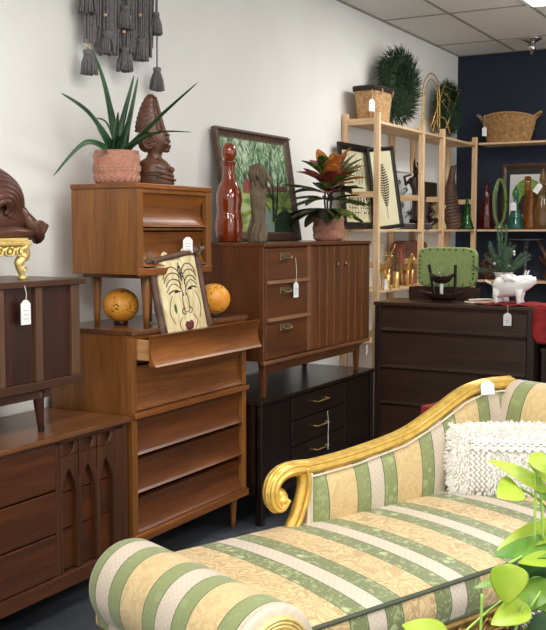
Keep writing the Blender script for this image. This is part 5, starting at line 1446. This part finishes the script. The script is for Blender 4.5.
for q in range(7):
    th = rn.uniform(0, 6.28); obj('white_berry', G().ball((.08*math.cos(th), .08*math.sin(th), .24+.02*q), .009, 8, 6), 'porcelain', t, smooth=True)
# glass cake plate behind
t = thing('glass_cake_stand', 'clear glass cake stand on the low navy shelf above the pig', 'cake stand', (9.0, 2.42, 1.0465))
obj('plate', G().lathe([(.16, .362), (.165, .372), (.158, .374), (.02, .366), (.02, .360)], n=32), 'clear_g', t, smooth=True)
obj('pedestal', G().lathe([(.07, 0), (.06, .015), (.018, .05), (.014, .2), (.03, .35), (.05, .362)], n=24), 'clear_g', t, smooth=True)
# winged pig: local +x towards the snout
t = thing('porcelain_pig', 'glossy white porcelain pig with small wings and a curled tail, snout to the right', 'figurine', (6.50, 1.84, DT+.014), -PI/2); t.scale = (1.18,)*3
g = G(); rs = []
for f, r in ((0, .004), (.03, .030), (.10, .050), (.22, .060), (.38, .059), (.52, .056), (.64, .054), (.74, .046), (.82, .041), (.89, .034), (.945, .022), (.985, .0195), (1, .019)):
    x = -.105+.245*f; cz_ = .088+.004*math.sin(PI*f)+(.042*max(0, f-.55)/.45); rs.append([(x-(.25*(r*math.sin(2*PI*k/20)) if f > .9 else 0), r*.86*math.cos(2*PI*k/20), cz_+r*math.sin(2*PI*k/20)) for k in range(20)])
g.rings(rs); obj('body', g, 'porcelain', t, smooth=True)
for x, dx in ((-.068, -.012), (.052, .0)):
    for y in (-.028, .028): obj('leg', G().tube([(x, y, .075), (x+dx, y, .035), (x+dx*.5, y, .012), (x+dx*.5+.006, y, 0)], [.026, .016, .013, .016], 10), 'porcelain', t, smooth=True)
for s_ in (-1, 1):
    g = G(); g.leaf((.083, s_*.022, .148), (.05, s_*.35, 1), (-1, 0, 0), .036, .026, .3, .2, 5); obj('ear', g, 'porcelain', t, smooth=True, solid=.004)
    g = G()
    for q in range(4): g.tube(spl([(.03-.0*q, s_*.040, .125), (.0, s_*(.050+.003*q), .148-.004*q), (-.045+.010*q, s_*.056, .150-.010*q)], 4), [.009]*5+[.007]*4, 7)
    obj('wing', g, 'porcelain', t, smooth=True)
obj('tail', G().tube([(-.105-.012*math.sin(k*.6)-.002*k, .012*math.cos(k*.6)-.01, .095+.012*math.sin(k*.5)+.002*k) for k in range(14)], .0045, 7), 'porcelain', t, smooth=True)
p = atX(507.5, 313, 6.32); price_tag('white price tag hanging down the dresser front below the pig', p, .052, .082, -PI/2, .05)
# small red stool corner behind the chaise
t = thing('red_footstool', 'corner of a small worn red footstool peeking above the gilt rail of the chaise', 'footstool', (5.35, 1.90, FL), -.2)
obj('seat', G().box(-.06, .14, -.07, .10, .515, .565), 'fire_red', t, bevel=.006)
for x in (-.045, .125):
    for y in (-.055, .085): obj('leg', G().box(x-.012, x+.012, y-.012, y+.012, 0, .515), 'carved', t, bevel=.002)

# ------------------------------------------------------------------ pothos in the foreground
PS = (1.905, .395)
t = thing('plant_table', 'small round dark side table carrying the pothos beside the chaise', 'side table', (PS[0], PS[1], FL))
obj('table_top', G().lathe([(.17, .66), (.175, .668), (.17, .68)], n=36), 'dk_x', t, smooth=False)
obj('pedestal', G().lathe([(.03, .03), (.02, .10), (.025, .4), (.02, .6), (.05, .66)], n=18), 'dk_z', t, smooth=True)
obj('base', G().lathe([(.14, 0), (.13, .02), (.03, .035)], n=30), 'dk_x', t, smooth=True)
TT = FL+.681
t = thing('potted_pothos', 'lime green pothos in a silver mosaic pot at the lower right corner', 'plant', (PS[0], PS[1], TT))
def mosaic():
    m, nt, b = newmat('silver_mosaic_tile'); v = coords(nt); vo = N(nt, 'ShaderNodeTexVoronoi', i_Scale=75.0); L(nt, v, vo.inputs['Vector'])
    vo2 = N(nt, 'ShaderNodeTexVoronoi', i_Scale=75.0, feature='DISTANCE_TO_EDGE'); L(nt, v, vo2.inputs['Vector'])
    bw = N(nt, 'ShaderNodeSeparateColor'); L(nt, vo.outputs['Color'], bw.inputs[0])
    r = ramp(nt, bw.outputs[0], [(.0, lin((40, 54, 60))), (.4, lin((150, 168, 172))), (.8, lin((236, 240, 242)))])
    e = ramp(nt, vo2.outputs['Distance'], [(.03, (0, 0, 0, 1)), (.07, (1, 1, 1, 1))])
    L(nt, mixc(nt, e.outputs[0], lin((30, 32, 34)), r.outputs[0]), b.inputs['Base Color']); b.inputs['Metallic'].default_value = .8; b.inputs['Roughness'].default_value = .15
    bump(nt, b, vo.outputs['Distance'], .8, .01); return m
obj('pot', G().lathe([(.07, 0), (.085, .01), (.105, .08), (.110, .14), (.100, .20), (.108, .215), (.096, .218), (.09, .19)], n=36), mosaic(), t, smooth=True)
obj('soil', G().lathe([(.092, .185), (.05, .195), (.005, .2)], n=20), 'soil', t)
tl = V(t.location)
LF = [  # (base px, tip px, depth, width, material, up-ish)
 ((548, 492), (497, 455), 1.80, .030, 'lime_leaf', (0, 0, 1)),
 ((530, 455), (552, 472), 1.78, .034, 'lime_leaf', (0, 0, 1)),
 ((520, 488), (499, 494), 1.79, .050, 'lime_leaf', (0, 0, 1)),
 ((549, 480), (533, 462), 1.79, .030, 'lime_leaf', (0, 0, 1)),
 ((555, 505), (541, 490), 1.83, .030, 'mid_leaf', (0, 0, 1)),
 ((566, 545), (497, 548), 1.80, .044, 'mid_leaf', (0, 0, 1)),
 ((560, 528), (499, 543), 1.82, .042, 'lime_leaf', (0, 0, 1)),
 ((552, 556), (512, 572), 1.84, .030, 'dark_leaf', (0, 0, 1)),
 ((560, 560), (522, 558), 1.78, .030, 'lime_leaf', (0, 0, 1)),
 ((530, 572), (477, 582), 1.86, .026, 'mid_leaf', (0, 0, 1)),
 ((509, 563), (508, 603), 1.76, .058, 'lime_leaf', 'face'),
 ((552, 582), (508, 612), 1.80, .046, 'mid_leaf', (0, 0, 1)),
 ((530, 607), (493, 620), 1.77, .044, 'lime_leaf', (0, 0, 1)),
 ((556, 600), (516, 600), 1.84, .038, 'mid_leaf', (0, 0, 1)),
 ((548, 565), (527, 590), 1.88, .034, 'dark_leaf', 'face'),
 ((560, 620), (520, 640), 1.82, .034, 'mid_leaf', 'face'),
 ((450, 645), (409, 622), 1.74, .052, 'lime_leaf', (0, 0, 1)),
 ((545, 612), (530, 648), 1.80, .030, 'dark_leaf', 'face'),
 ((570, 575), (545, 610), 1.84, .04, 'mid_leaf', 'face'),
 ((575, 520), (538, 525), 1.86, .04, 'lime_leaf', (0, 0, 1)),
]
root = V((0, 0, .19))
for b0, t0, D, w_, mt, upd in LF:
    b = atD(b0[0], b0[1], D)-tl; tp = atD(t0[0], t0[1], D-.02)-tl; d = tp-b
    nrm = -CF if upd == 'face' else V((0, 0, 1))*.9-CF*.75
    g = G(); g.leaf(b, d, nrm, d.length*1.05, w_*1.25, .35, .22, 10, 'heart'); lf = obj('leaf', g, mt, t, smooth=True, solid=.0006, sub=1)
    mid = (root+b)/2+V((0, 0, .05))
    obj('petiole', G().tube(spl([root+V((R(-.04, .04), R(-.04, .04), 0)), mid, b], 5), .0022, 5), 'stem', lf, smooth=True)
for b0, t0, D in (((480, 640), (482, 594), 1.76), ((512, 640), (523, 606), 1.76), ((536, 470), (534, 540), 1.79), ((540, 472), (543, 540), 1.80)):
    obj('stem', G().tube(spl([atD(b0[0], b0[1], D)-tl, (atD(b0[0], b0[1], D)+atD(t0[0], t0[1], D))/2-tl+V((.002, 0, 0)), atD(t0[0], t0[1], D)-tl], 4), .0026, 6), 'stem', t, smooth=True)
# ------------------------------------------------------------------ world, camera
w = bpy.data.worlds.new('shop_ambient'); sc.world = w; w.use_nodes = True
bg = w.node_tree.nodes['Background']; bg.inputs[0].default_value = (1, .99, .97, 1); bg.inputs[1].default_value = 1.25
cam = bpy.data.cameras.new('camera'); co = bpy.data.objects.new('camera', cam); col.objects.link(co); sc.camera = co
cam.sensor_fit = 'HORIZONTAL'; cam.sensor_width = 36; cam.lens = 36*FPX/546; cam.clip_start = .05
co.matrix_world = Matrix.Translation(CO) @ Matrix((rgt, CU, -CF)).transposed().to_4x4()
sc.view_settings.view_transform = 'Standard'; sc.view_settings.look = 'None'; sc.view_settings.exposure = 0.12
